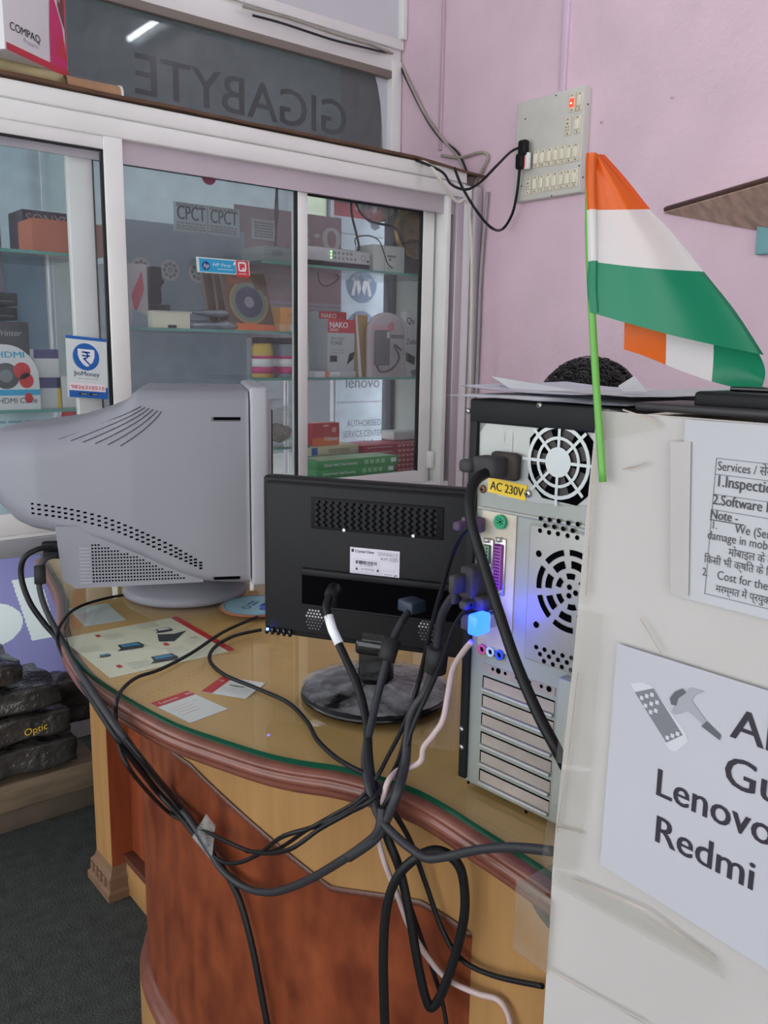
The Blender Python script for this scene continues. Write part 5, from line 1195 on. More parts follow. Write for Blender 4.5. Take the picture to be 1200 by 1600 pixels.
# right bay, shelf B
def jar(px, Y, m, lab):
    x = P(px, 565, Y=Y).x; r_ = .033; o = thing('ink_jar', (x, Y, ZB), lab, 'jar', group='ink powder jars on the lower right shelf')
    Mj = Matrix.Translation((x, Y, ZB)); b = MB(); b.lathe([(r_ * .95, 0), (r_, .004), (r_, .092), (r_ * .86, .102), (r_ * .80, .106)], m, 24, Mj); b.build('jar_body', o)
    b = MB(); b.lathe([(r_ * .9, .105), (r_ * .92, .107), (r_ * .92, .121), (r_ * .88, .123)], BLACK, 24, Mj); b.build('jar_cap', o)
    b = MB(); b.lathe([(r_ * 1.006, .012), (r_ * 1.006, .033)], PINKP, 24, Mj); b.lathe([(r_ * 1.006, .033), (r_ * 1.006, .058)], WHITE, 24, Mj); b.lathe([(r_ * 1.006, .058), (r_ * 1.006, .067)], PINKP, 24, Mj); b.build('jar_label', o)
jar(410, 2.36, mat('powder_yellow', (206, 172, 78), .4), 'ink jar with mustard yellow contents, leftmost of three'); jar(434, 2.44, mat('powder_grey', (110, 116, 120), .4), 'grey ink jar half hidden between the yellow and the bluish jars'); jar(449, 2.36, mat('powder_blue_grey', (126, 136, 146), .4), 'bluish grey ink jar beside the door stile, rightmost of three')
def d_nako(o, M, W, Hh):
    o.rect(M, 0, Hh * .74, W, Hh, RED); TL(o, M, 'NAKO', W * .05, Hh * .84, .026, WHITE, bold=.04); TL(o, M, 'SERIES', W * .06, Hh * .77, .013, WHITE)
    o.text(M, 'More Build', W * .1, Hh * .6, .016, INKG, lift=.001, fit=W * .5); o.text(M, 'POWER', W * .1, Hh * .5, .020, INKG, lift=.001, fit=W * .42, bold=.02)
    o.lines(M, W * .1, W * .6, [Hh * .4, Hh * .34], .004, INKL, lift=.001); o.rect(M, W * .08, Hh * .18, W * .34, Hh * .30, INK, .001); o.poly(M, [(W * .7, Hh * .12), (W * .95, Hh * .24), (W, Hh * .38), (W * .8, Hh * .34)], INK, .001)
NKB = mat('carton_silver', (184, 190, 194), .4)
pbox('power_supply_carton', (512, 499, 554, 582), 2.34, .09, ZB + .0195, 'silver carton with a red top band standing in front of its twin', 'carton', NKB, d_nako)
pbox('power_supply_carton', (498, 487, 541, 560), 2.45, .06, ZB + .001, 'silver and red carton partly hidden behind the front power supply carton', 'carton', NKB, lambda o, M, W, Hh: (o.rect(M, 0, Hh * .86, W, Hh, RED), TL(o, M, 'NAKO', W * .08, Hh * .9, .022), o.rect(M, 0, 0, W * .3, Hh * .3, RED)))
pbox('flat_carton', (492, 580, 513, 590), 2.325, .1, ZB, 'thin grey flat carton with an orange end under the silver carton', 'carton', CARDW, lambda o, M, W, Hh: o.rect(M, W * .75, 0, W, Hh, ORANGE), zt=ZB + .019)
pbox('flat_carton', (514, 580, 556, 590), 2.325, .1, ZB, 'thin pale flat carton lying lengthwise under the silver carton', 'carton', mat('carton_pale_grey', (188, 192, 190), .5), lambda o, M, W, Hh: (o.rect(M, W * .06, Hh * .2, W * .4, Hh * .85, WHITE), TL(o, M, 'Lenovo', W * .12, Hh * .3, .010, INKG)), zt=ZB + .019)
pbox('brown_envelope', (555, 492, 574, 588), 2.38, .012, ZB, 'narrow brown envelope standing behind the blister packed charger', 'envelope', mat('envelope_brown', (176, 138, 76), .7), lambda o, M, W, Hh: o.poly(M, [(-W * .0, Hh * .98), (W * .3, 0), (W * .55, 0), (W * .12, Hh)], WHITE, .001))
bp_ = thing('charger_pack', (P(602, 580, Y=2.33).x, 2.33, ZB), 'clear blister pack holding a dark grey charger and cable', 'charger pack')
Yk = 2.35; a = P(574, 540, Y=Yk).x; c = P(632, 540, Y=Yk).x; W = c - a; zt = P(602, 488, Y=Yk).z; Hh = zt - ZB; M = frame((a, Yk, ZB), (1, 0, 0), (0, 0, 1))
pts = [(0, 0), (W, 0), (W, Hh * .72)] + [(W / 2 + W / 2 * math.cos(t * math.pi / 12), Hh * .72 + Hh * .28 * math.sin(t * math.pi / 12)) for t in range(1, 12)] + [(0, Hh * .72)]
b = MB(); b.prism(pts, -.006, 0, mat('pack_pink_white', (208, 196, 198), .4), M); b.rect(M, W * .12, Hh * .72, W * .6, Hh * .8, mat('pack_pink', (220, 170, 176), .5)); b.rect(M, W * .62, Hh * .6, W * .98, Hh * .66, INKG); b.disc(M, W * .62, Hh * .78, W * .09, mat('pack_rose', (214, 120, 130), .5), .001); b.build('pack_card', bp_)
b = MB(); b.box((W * .16, Hh * .18, .001), (W * .52, Hh * .72, .02), mat('charger_grey', (72, 74, 84), .5), .005, M); b.rect(M, W * .42, Hh * .6, W * .48, Hh * .70, WHITE, .0205); b.build('charger_body', bp_)
b = MB(); b.tube([M @ V(p) for p in catmull([(W * .2, Hh * .2, .01), (W * .3, Hh * .08, .012), (W * .6, Hh * .12, .012), (W * .8, Hh * .3, .012), (W * .66, Hh * .5, .012), (W * .85, Hh * .42, .012)], 5)], .0035, CABLE, 6); b.build('charger_cable', bp_)
b = MB(); b.prism([(x * .96 + W * .02, y * .97 + Hh * .01) for x, y in pts], .022, .0232, BLIS, M); b.build('blister_cover', bp_)
def d_swoosh(o, M, W, Hh):
    o.poly(M, [(W * .42, Hh * .12), (W * .56, Hh * .16), (W * .78, Hh * .42), (W * .9, Hh * .78), (W * .62, Hh * .74), (W * .6, Hh * .48)], ORANGE, .001); TL(o, M, 'Qu', W * .0, Hh * .82, .03, INK); o.text(M, 'Zodiac', W * .0, Hh * .5, .028, INK, lift=.0012, shear=.2, fit=W * .5)
    o.poly(M, [(0, Hh * .38), (W * .4, Hh * .3), (W * .36, Hh * .18), (0, Hh * .24)], INK, .0014); o.poly(M, [(W * .2, Hh * .08), (W * .6, Hh * .14), (W * .66, Hh * .02), (W * .3, -.0)], INKG, .0014); o.rect(M, W * .62, Hh * .9, W * .92, Hh * .93, INKG, .0014)
pbox('adapter_pack', (634, 488, 671, 587), 2.37, .03, ZB, 'white adapter pack with a bold orange stripe at the right end of the shelf', 'pack', CARDW, d_swoosh)
# lower right: boxes on the showcase floor
ZF = .7955
bg_ = MB(); c = P(438, 672, Y=2.36); bg_.ball((c.x, 2.37, ZD + .062), .06, PLAS, 3, noise=.02, nscale=18, sc=(1, .8, 1.0)); pb = thing('plastic_bag', (c.x, 2.37, ZD), 'clear plastic bag of small brown parts on the low shelf beside the CRT', 'bag'); bg_.build('bag_film', pb)
b = MB(); b.ball((c.x, 2.37, ZD + .036), .042, mat('bag_contents', (150, 130, 112), .8, var=.6, scale=40, bump=1, bscale=60), 3, noise=.012, nscale=40, sc=(1.1, .8, .72)); b.build('bag_contents', pb)
GB = mat('carton_green', (42, 152, 70), .45); RB = mat('carton_red', (206, 44, 52), .4); BB = mat('carton_blue', (36, 122, 168), .45)
def stackbox(name, x0, x1, yt, Y, dep, zb, h, lab, m, deco, group, rot=0, top=None):
    a = P(x0, yt, Y=Y).x; c = P(x1, yt, Y=Y).x; o = MB(); Mk = Matrix.Translation((a, Y, zb)) @ Matrix.Rotation(rot, 4, 'Z'); W = c - a
    o.box((0, 0, 0), (W, dep, h - .0006), m, .0012, Mk); deco(o, Mk @ frame((0, 0, 0), (1, 0, 0), (0, 0, 1)), W, h)
    Ml = Mk @ frame((0, dep, 0), (0, -1, 0), (0, 0, 1)); 
    if top: o.rect(Mk @ Matrix.Translation((0, 0, h - .0006)), W * .04, dep * .06, W * .96, dep * .94, top)
    return o.build(name, label=lab, cat='carton', group=group)
def d_qh(t, two=None):
    def f(o, M, W, Hh):
        TL(o, M, t, W * .07, Hh * .34, Hh * .42, WHITE, fit=W * .40, bold=.02)
        for k in range(4): o.rect(M, W * (.56 + .07 * k), Hh * .25, W * (.61 + .07 * k), Hh * .75, mat('print_pale_green', (140, 200, 150), .5) if m_is_green else mat('print_pale_red', (232, 150, 150), .5), .0008)
        o.rect(M, W * .9, Hh * .25, W * .97, Hh * .75, WHITE, .0008)
    return f
zq = lambda y, Y: P(560, y, Y=Y).z
m_is_green = True
ztop = zq(716, 2.30); hh = .030
n_g = max(3, int((ztop - ZF) / hh)); hh = (ztop - ZF) / n_g
gl = ['topmost green security carton at the front of the pile', 'second green security carton from the top of the front pile', 'third green security carton from the top of the front pile', 'fourth green security carton from the top of the front pile', 'fifth green security carton from the top of the front pile', 'sixth green security carton from the top of the front pile', 'seventh green security carton from the top of the front pile']
for k in range(n_g):
    stackbox('software_carton', 497 - (2 if k % 2 else 0), 622 - (4 if k % 2 else 0), 730, 2.30, .12, ZF + (n_g - 1 - k) * hh, hh, gl[k], GB, d_qh('Quick Heal Total Security'), 'green security software cartons', 0, mat('carton_green_pale', (176, 204, 160), .5))
m_is_green = False
zt2 = zq(697, 2.44); n_r = 6; hr = (zt2 - ZF) / n_r
ord_ = ['topmost', 'second', 'third', 'fourth', 'fifth', 'lowest']
for k in range(n_r):
    stackbox('software_carton', 566 + (k % 2) * 2, 662, 715, 2.44, .13, ZF + (n_r - 1 - k) * hr, hr, '%s red antivirus carton of the stack behind the green ones' % ord_[k], RB, d_qh('Quick Heal AntiVirus Pro'), 'red antivirus cartons')
zbl = zq(716, 2.45); hb2 = zq(706, 2.45) - zbl
pbox('ribbon_carton', (489, 712, 562, 760), 2.45, .12, ZF, 'blue printer ribbon carton behind the green cartons', 'carton', BB, lambda o, M, W, Hh: TL(o, M, 'NYLON PRINTER RIBBON', W * .28, Hh * .80, .018, WHITE, fit=W * .66), zt=zq(708, 2.45))
pbox('beige_carton', (487, 700, 560, 708), 2.45, .12, zq(708, 2.45) + .0005, 'flat beige carton lying on the blue printer ribbon carton', 'carton', mat('carton_beige', (206, 196, 160), .6), lambda o, M, W, Hh: (o.rect(M, 0, Hh * .1, W * .12, Hh * .9, BLUE), o.rect(M, W * .35, Hh * .2, W * .8, Hh * .7, mat('beige_print', (170, 160, 130), .6))), zt=zq(694, 2.45))
def d_od(o, M, W, Hh):
    o.rect(M, 0, 0, W, Hh * .36, ORANGE); o.rect(M, 0, Hh * .36, W, Hh, RED); TL(o, M, 'Odyssey', W * .42, Hh * .22, .020, WHITE, fit=W * .52, bold=.02); o.disc(M, W * .5, Hh * .88, W * .12, mat('print_pale_red', (232, 150, 150), .5), .001, ry=Hh * .05); o.rect(M, W * .72, Hh * .58, W * .88, Hh * .8, mat('print_pale_red', (232, 150, 150), .5), .001)
pbox('red_orange_carton', (488, 661, 530, 694), 2.47, .05, zq(694, 2.45) + .0008, 'red and orange carton standing on the beige carton', 'carton', RED, d_od)
pbox('white_router', (616, 673, 662, 690), 2.50, .08, zt2 + .001, 'white plastic device lying on the red antivirus cartons', 'device', mat('router_white', (226, 228, 228), .4), bev=.006)

# ============================================================ STICKERS ON THE SLIDING GLASS
def sticker(name, tlp, trp, blp, Y, lab, cat, deco, m):
    a = P(*blp, Y=Y); d = P(*tlp, Y=Y); c = P(*trp, Y=Y); W = (c - d).length; Hh = (d - a).length; M = frame(a, c - d, d - a); o = MB(); o.box((0, 0, -.0004), (W, Hh, 0), m, 0, M); deco(o, M, W, Hh); return o.build(name, label=lab, cat=cat)
def d_jio(o, M, W, Hh):
    o.rect(M, 0, Hh * .95, W, Hh, BLUE); o.rect(M, W * .04, 0, W, Hh * .19, BLUE); cx, cy, r = W * .48, Hh * .675, W * .325
    o.disc(M, cx, cy, r, BLUE, .0006, 40)
    o.poly(M, [(cx - r * .62, cy + r * .5), (cx - r * .6, cy + r * .56), (cx + r * .6, cy + r * .56), (cx + r * .64, cy + r * .46), (cx + r * .64, cy + r * .05), (cx + r * .5, cy - r * .35), (cx + r * .2, cy - r * .65), (cx + r * .05, cy - r * .72), (cx - r * .2, cy - r * .6), (cx - r * .5, cy - r * .25), (cx - r * .62, cy + r * .1)][::-1], WHITE, .0009)
    k = r
    for p_, q_ in (((-.32, .34), (.30, .34)), ((-.32, .08), (.30, .08)), ((-.1, .33), (.08, .3)), ((.08, .3), (.14, .1)), ((.14, .1), (.02, -.1)), ((.02, -.1), (-.2, -.12)), ((-.2, -.12), (.28, -.58))):
        o.line(M, (cx + p_[0] * k, cy + p_[1] * k), (cx + q_[0] * k, cy + q_[1] * k), r * .12, BLUE, .0012)
    o.text(M, 'JioMoney', W * .17, Hh * .365, W * .155, mat('jio_ink', (40, 72, 110), .5), lift=.0008, fit=W * .64, bold=.006); o.lines(M, W * .26, W * .76, [Hh * .315], .0014, INKL, lift=.0008)
    o.rect(M, W * .04, Hh * .115, W * .94, Hh * .245, mat('sticker_pale_pink', (238, 226, 232), .6), .0008); o.text(M, '9826310515', W * .08, Hh * .145, Hh * .085, mat('pen_red', (196, 50, 60), .6), lift=.0011, fit=W * .82, bold=.01)
    o.rect(M, W * .28, Hh * .045, W * .48, Hh * .085, INK, .0008); o.rect(M, W * .54, Hh * .045, W * .74, Hh * .085, INK, .0008); o.lines(M, W * .33, W * .47, [Hh * .06], .0015, WHITE, lift=.001); o.lines(M, W * .6, W * .73, [Hh * .06], .0015, WHITE, lift=.001)
sticker('payment_sticker', (102, 523), (166, 530), (106, 620), 2.1965, 'white and blue payment sticker with a rupee shield on the left sliding door', 'sticker', d_jio, mat('sticker_pale', (214, 222, 222), .6))
def d_hp(o, M, W, Hh):
    o.rect(M, W * .05, Hh * .06, W * .73, Hh * .93, CYAN); cx, cy, r = W * .17, Hh * .46, Hh * .28; o.disc(M, cx, cy, r * 1.05, mat('hp_dark', (28, 60, 120), .5), .0008); o.text(M, 'hp', cx - r * .75, cy - r * .42, r * 1.5, WHITE, lift=.0011, shear=.25)
    o.text(M, 'HP First', W * .29, Hh * .48, Hh * .3, WHITE, lift=.0009, shear=.15, fit=W * .34); o.lines(M, W * .38, W * .68, [Hh * .28], .0016, WHITE, lift=.0009)
    o.poly(M, [(W * .68, Hh * .6), (W * .73, Hh * .7), (W * .73, Hh * .88), (W * .70, Hh * .84)], WHITE, .001)
    o.rect(M, W * .74, -Hh * .14, W * .98, Hh * .98, mat('compaq_red', (206, 60, 66), .5), .0008); x0, y0, s_ = W * .79, Hh * .3, W * .13
    for p_, q_ in (((0, 0), (0, 1)), ((0, 1), (1, 1)), ((1, 1), (1, .1)), ((0, 0), (.75, 0)), ((.55, .35), (.95, -.1))): o.line(M, (x0 + p_[0] * s_, y0 + p_[1] * s_), (x0 + q_[0] * s_, y0 + q_[1] * s_), s_ * .22, WHITE, .0011)
    o.lines(M, W * .78, W * .94, [Hh * .06], .002, WHITE, lift=.001)
sticker('brand_sticker', (306, 401), (389, 408), (308, 425), 2.2235, 'narrow blue and red computer sticker on the middle sliding glass', 'sticker', d_hp, mat('sticker_pale', (214, 222, 222), .6))
b = MB(); c = P(326, 276, Y=2.232); b.disc(frame((c.x, 2.2315, c.z), (1, 0, 0), (0, 0, 1)), 0, 0, .022, mat('disc_maroon', (120, 66, 82), .6), .001, 24); b.build('round_sticker', label='dark maroon round sticker at the top of the middle sliding glass', cat='sticker')
b = MB(); Yp = 2.36; b.tube([P(433, 283, Y=Yp), P(430, 330, Y=Yp), P(431, 365, Y=Yp), P(430, 388, Y=Yp)], .0032, mat('strap_brown', (70, 58, 60), .6), 6); b.tube([P(433, 283, Y=Yp), P(434, 330, Y=Yp), P(431, 362, Y=Yp)], .0028, mat('strap_brown', (70, 58, 60), .6), 6); b.build('hanging_strap', label='dark hanging cord inside the middle of the showcase', cat='cord')

# ============================================================ CABLES
def cable(name, pts, r, m, lab, n=8, group='cables hanging over the counter', cat='cable', ferrite=None, extra=None):
    """pts: ('z',px,py,z) ('e',px,py,off) edge curtain, ('p',px,py,off) panel curtain, ('D',px,py,D), ('Y'..), ('X'..)"""
    W_ = []
    for t in pts:
        k, x, y, v = t
        W_.append({'z': lambda: P(x, y, z=v), 'e': lambda: curtain(x, y, _E, v), 'p': lambda: curtain(x, y, _PN, v), 'D': lambda: P(x, y, D=v), 'Y': lambda: P(x, y, Y=v), 'X': lambda: P(x, y, X=v)}[k]())
    path = catmull(W_, n); b = MB(); b.tube(path, r, m, 8)
    if not ferrite and not extra: return b.build(name, label=lab, cat=cat, group=group)
    o = thing(name, W_[0], lab, cat, group=group); b.build('cord', o)
    if ferrite:
        p, q, rr = ferrite; p, q = [ (P(t[1], t[2], D=t[3])) for t in (p, q)]
        f = MB(); d = (q - p); f.tube([p - d * .03, p, q, q + d * .03], [rr * .7, rr, rr, rr * .7], RUB, 16); f.build('ferrite_core', o)
    if extra: extra(o, W_)
    return o
G = ZC + .0035
# from the CRT
def sleeve_tag(o, W_):
    pass
cable('monitor_power_cable', [('D', 82, 856, 1.44), ('D', 60, 858, 1.42), ('D', 38, 872, 1.41), ('D', 33, 900, 1.41), ('D', 46, 940, 1.40), ('D', 70, 975, 1.40), ('D', 96, 1005, 1.38), ('D', 118, 1050, 1.26), ('e', 150, 1102, .014), ('e', 192, 1165, .02), ('p', 245, 1235, .016), ('p', 290, 1285, .012), ('p', 318, 1322, .012), ('p', 345, 1352, .012), ('p', 372, 1400, .012), ('p', 392, 1470, .012), ('p', 408, 1550, .012), ('p', 420, 1615, .012)], .0048, CABLE, 'thick black cable from the CRT down the counter front to the floor')
cable('monitor_video_cable', [('D', 86, 868, 1.44), ('D', 70, 874, 1.425), ('D', 62, 895, 1.42), ('D', 63, 925, 1.41), ('D', 76, 962, 1.40), ('D', 97, 1000, 1.375), ('D', 122, 1046, 1.24), ('e', 156, 1098, .018), ('e', 200, 1160, .022), ('p', 252, 1225, .018), ('p', 295, 1278, .018), ('p', 325, 1325, .018), ('p', 350, 1362, .018), ('p', 385, 1387, .018), ('p', 425, 1394, .03), ('p', 475, 1378, .05), ('e', 530, 1347, .03), ('e', 572, 1318, .035), ('e', 592, 1296, .035), ('e', 596, 1262, .03)], .0052, CABLEG, 'black CRT video cable with a ferrite, looping back up to the cable bundle', ferrite=(('D', 62, 884, 1.42), ('D', 63, 912, 1.415), .0095))
cable('thin_cable', [('z', 262, 926, G), ('z', 200, 929, G), ('z', 150, 939, G), ('z', 115, 953, G), ('D', 95, 976, 1.40), ('D', 89, 1000, 1.37), ('D', 102, 1030, 1.32), ('D', 130, 1062, 1.22), ('e', 170, 1120, .016), ('e', 225, 1190, .02), ('p', 285, 1268, .014), ('p', 318, 1318, .016), ('p', 345, 1345, .02), ('p', 372, 1348, .03), ('p', 405, 1334, .04), ('e', 440, 1308, .02), ('e', 490, 1292, .03), ('e', 540, 1270, .03), ('e', 575, 1245, .03)], .0028, CABLE, 'thin black cable from under the CRT round the counter end')
cable('thin_cable', [('z', 402, 964, G), ('z', 350, 987, G), ('z', 300, 1020, G), ('z', 250, 1046, G), ('z', 215, 1058, G), ('z', 194, 1074, G + .001), ('e', 183, 1093, .008), ('e', 181, 1120, .012), ('e', 184, 1155, .022), ('e', 205, 1205, .03), ('p', 262, 1268, .02), ('p', 310, 1292, .018), ('p', 350, 1313, .03), ('p', 400, 1332, .04), ('e', 450, 1328, .03), ('e', 500, 1295, .035), ('e', 545, 1270, .035), ('e', 582, 1248, .035), ('D', 620, 1195, .905), ('D', 640, 1120, .93), ('D', 655, 1065, .95), ('D', 672, 1000, .965)], .0028, CABLE, 'thin black cable crossing the advertising leaflet and dropping over the edge')
cable('thin_cable', [('z', 408, 984, G), ('z', 365, 994, G), ('z', 335, 1012, G), ('z', 328, 1032, G), ('z', 350, 1054, G), ('z', 400, 1075, G), ('z', 450, 1098, G), ('z', 480, 1128, G), ('z', 495, 1155, G), ('z', 520, 1180, G), ('D', 548, 1198, .905), ('D', 575, 1212, .89), ('e', 592, 1232, .012), ('e', 612, 1264, .02), ('p', 640, 1312, .035), ('p', 665, 1380, .02), ('p', 690, 1450, .014), ('p', 720, 1498, .012), ('p', 770, 1524, .012), ('p', 848, 1541, .012)], .0030, CABLE, 'black cable curling on the glass beside the visiting cards then down the front')
# LCD power and video
def tagf(o, W_):
    p = [P(513, 962, D=1.05), P(520, 985, D=1.04), P(530, 1006, D=1.03)]; MB().tube(p, .0062, WHITE, 10).build('cable_tag', o, label='white wrap-around tag')
    c = P(518, 930, D=1.075); MB().tube([c + V((.012, .01, .004)), c, c - V((.004, .006, .012))], [.010, .010, .007], BLACK, 8).build('power_plug', o)
cable('monitor_power_cable', [('D', 516, 932, 1.07), ('D', 510, 950, 1.055), ('D', 520, 985, 1.04), ('D', 538, 1025, 1.02), ('D', 560, 1075, .985), ('D', 573, 1130, .95), ('D', 576, 1180, .915), ('e', 582, 1225, .014), ('e', 594, 1268, .022), ('D', 606, 1310, .865), ('D', 625, 1360, .86), ('D', 640, 1430, .855), ('D', 652, 1500, .852), ('D', 664, 1555, .85), ('D', 674, 1574, .85), ('D', 690, 1552, .845), ('D', 712, 1490, .84), ('D', 726, 1425, .835), ('D', 722, 1365, .835), ('D', 704, 1338, .835), ('D', 678, 1329, .838), ('D', 648, 1342, .84), ('D', 620, 1372, .845), ('D', 604, 1420, .85), ('D', 599, 1500, .85), ('D', 602, 1620, .85)], .0054, CABLE, 'thick black LCD power cable with a white tag, looping below the counter edge', extra=tagf)
def vplug(o, W_):
    c = P(648, 948, D=1.045); MB().box(c - V((.016, .012, .006)), c + V((.010, .016, .010)), mat('video_plug_blue', (40, 52, 70), .5), .003).build('video_plug', o)
cable('monitor_video_cable', [('D', 644, 950, 1.04), ('D', 630, 968, 1.02), ('D', 618, 990, 1.01), ('D', 605, 1030, .99), ('D', 592, 1080, .97), ('D', 578, 1140, .94), ('D', 570, 1185, .915), ('e', 576, 1228, .02), ('e', 592, 1275, .03), ('e', 618, 1306, .035), ('e', 645, 1328, .03), ('e', 668, 1341, .03), ('e', 700, 1338, .025), ('e', 745, 1328, .02), ('e', 790, 1324, .016), ('e', 830, 1326, .014), ('e', 862, 1330, .012)], .0048, CABLEG, 'grey black LCD video cable with a ferrite, running right to the white box', ferrite=(('D', 613, 1000, 1.003), ('D', 603, 1032, .99), .011), extra=vplug)
# tower cables
cable('video_cable', [('D', 728, 915, .87), ('D', 706, 935, .885), ('D', 690, 962, .90), ('D', 684, 1000, .91), ('D', 680, 1040, .915), ('D', 664, 1082, .92), ('D', 645, 1110, .92), ('D', 637, 1150, .905), ('D', 633, 1195, .885), ('e', 624, 1235, .02), ('e', 606, 1280, .03), ('D', 588, 1330, .868), ('D', 560, 1352, .87)], .0054, CABLEG, 'thick grey video cable with a ferrite from the tower to the bundle', ferrite=(('D', 684, 1012, .91), ('D', 680, 1048, .915), .0125)) if False else None
cable('video_cable', [('D', 728, 915, .87), ('D', 706, 935, .885), ('D', 690, 962, .90), ('D', 684, 1000, .91), ('D', 680, 1040, .915), ('D', 664, 1082, .92), ('D', 645, 1110, .92), ('D', 637, 1150, .905), ('D', 633, 1195, .885), ('e', 622, 1235, .02), ('e', 602, 1285, .03), ('e', 585, 1312, .035), ('e', 545, 1340, .035)], .0054, CABLEG, 'thick grey video cable with a ferrite from the tower to the bundle', ferrite=(('D', 684, 1012, .91), ('D', 680, 1048, .915), .0125))
cable('usb_cable', [('D', 737, 1003, .845), ('D', 724, 1018, .86), ('D', 708, 1045, .88), ('D', 700, 1085, .885), ('D', 692, 1125, .88), ('D', 676, 1150, .88), ('D', 662, 1168, .885), ('D', 658, 1188, .885), ('D', 642, 1199, .885), ('D', 622, 1204, .885), ('e', 606, 1222, .014), ('e', 598, 1255, .02), ('D', 590, 1300, .875), ('D', 600, 1345, .872), ('D', 620, 1395, .868), ('D', 640, 1448, .865), ('p', 668, 1495, .02), ('p', 700, 1530, .014), ('p', 745, 1552, .012), ('p', 778, 1562, .010), ('p', 794, 1585, .008), ('p', 802, 1625, .008)], .0034, CABLEW, 'pinkish white USB cable winding from the tower over the counter edge')
cable('thin_cable', [('D', 738, 820, .84), ('D', 722, 835, .85), ('D', 706, 868, .87), ('D', 692, 915, .885), ('D', 675, 975, .905), ('D', 660, 1040, .925), ('D', 648, 1085, .93), ('D', 630, 1135, .92), ('D', 606, 1182, .90), ('D', 588, 1215, .885), ('e', 560, 1250, .02), ('e', 520, 1274, .025), ('e', 478, 1298, .03), ('p', 430, 1328, .04), ('p', 385, 1330, .03)], .0026, CABLE, 'thin black keyboard cable falling from the purple plug of the tower')
cable('thin_cable', [('D', 735, 945, .85), ('D', 712, 975, .87), ('D', 690, 1035, .89), ('D', 668, 1085, .90), ('D', 648, 1128, .90), ('D', 628, 1190, .89), ('e', 615, 1235, .02), ('e', 596, 1272, .026), ('p', 612, 1330, .04), ('p', 636, 1400, .04), ('p', 660, 1470, .02), ('p', 690, 1560, .012), ('p', 700, 1620, .012)], .0026, CABLE, 'thin black cable beside the blue glowing dongle, dropping into the bundle')
def iec(o, W_):
    v = loc_px(tow, 806, 729, -.002); M = ROOTM[tow.name]
    b = MB(); b.box((v.x - .026, -.012, v.z - .014), (v.x + .008, -.002, v.z + .014), mat('dusty_socket', (56, 50, 46), .8, var=.3, scale=50), .004, M); b.box((v.x - .032, -.034, v.z - .010), (v.x - .002, -.010, v.z + .010), DUST, .004, M); b.box((v.x - .044, -.040, v.z - .007), (v.x - .028, -.018, v.z + .006), DUST, .004, M)
    b.build('power_plug', o)
cable('tower_power_cable', [('D', 762, 738, .84), ('D', 742, 752, .825), ('D', 734, 785, .81), ('D', 738, 825, .80), ('D', 758, 890, .785), ('D', 782, 965, .765), ('D', 806, 1035, .745), ('D', 838, 1110, .72), ('D', 868, 1168, .70), ('D', 892, 1215, .70)], .0056, CABLE, 'thick black power cable crossing the back of the tower to the white box', extra=iec)
cable('thin_cable', [('p', 832, 1390, .012), ('p', 836, 1408, .014), ('p', 848, 1428, .014), ('p', 862, 1446, .012)], .0042, CABLE, 'short black cable end showing under the tape at the box corner')
# tape on the veneer panel
b = MB(); q = [curtain(x, y, _PN, .022) for x, y in ((300, 1308), (322, 1272), (336, 1290), (330, 1345))]
b.add(q + [p + V((.0008, 0, 0)) for p in q], [[0, 1, 2, 3], [7, 6, 5, 4]], glass('shiny_tape', (.92, .92, .92), .22, (220, 220, 220), .3, ior=1.8, dscale=40)); b.build('clear_tape', label='piece of shiny clear tape holding the cables to the veneer panel', cat='tape')
# wall and ledge cables
def wc(name, pts, r, m, lab): return cable(name, pts, r, m, lab, group='cables along the window frame and wall')
XC = XW - .012
wc('wall_cable', [('Y', 380, 10, 2.62), ('Y', 450, 28, 2.62), ('Y', 530, 55, 2.62), ('Y', 590, 74, 2.62), ('X', 622, 92, XC), ('X', 640, 130, XC), ('X', 665, 180, XC), ('X', 690, 215, XC), ('X', 712, 240, XC), ('X', 724, 262, XC), ('X', 735, 290, XC)], .0052, CABLEB, 'beige cable drooping from the window top down to the ledge corner')
wc('wall_cable', [('Y', 395, 24, 2.61), ('Y', 440, 36, 2.61), ('Y', 520, 62, 2.61), ('Y', 585, 78, 2.61), ('X', 618, 88, XC), ('X', 634, 122, XC), ('X', 655, 165, XC), ('X', 672, 195, XC), ('X', 690, 218, XC), ('X', 715, 238, XC), ('X', 730, 270, XC)], .0042, CABLEG, 'dark cable beside the beige one from the window top to the ledge corner')
wc('wall_cable', [('X', 690, 243, XC), ('X', 720, 246, XC), ('X', 750, 238, XC), ('X', 762, 245, XC), ('X', 752, 270, XC), ('X', 741, 290, XC), ('X', 738, 340, XC - .01), ('X', 735, 420, XC - .02), ('X', 732, 560, XC - .02), ('X', 730, 640, XC - .02)], .0055, CABLEB, 'beige cable looping at the ledge corner then down the showcase post')
wc('wall_cable', [('D', 640, 248, 2.95), ('D', 668, 256, 2.9), ('D', 684, 275, 2.88), ('D', 700, 300, 2.9), ('D', 715, 316, 2.92), ('D', 727, 312, 2.93), ('D', 733, 330, 2.94), ('D', 737, 420, 2.95), ('D', 734, 620, 2.95)], .0055, mat('cable_pale', (206, 200, 190), .5), 'pale cable hanging over the showcase top rail at its right end')
wc('wall_cable', [('D', 650, 250, 2.9), ('D', 690, 268, 2.88), ('D', 705, 288, 2.86), ('D', 728, 296, 2.86), ('D', 750, 285, 2.85), ('D', 775, 260, 2.83), ('X', 800, 236, XC - .03), ('X', 822, 228, XC - .04)], .0042, CABLE, 'thin black cable from the ledge to the upper switchboard plug')
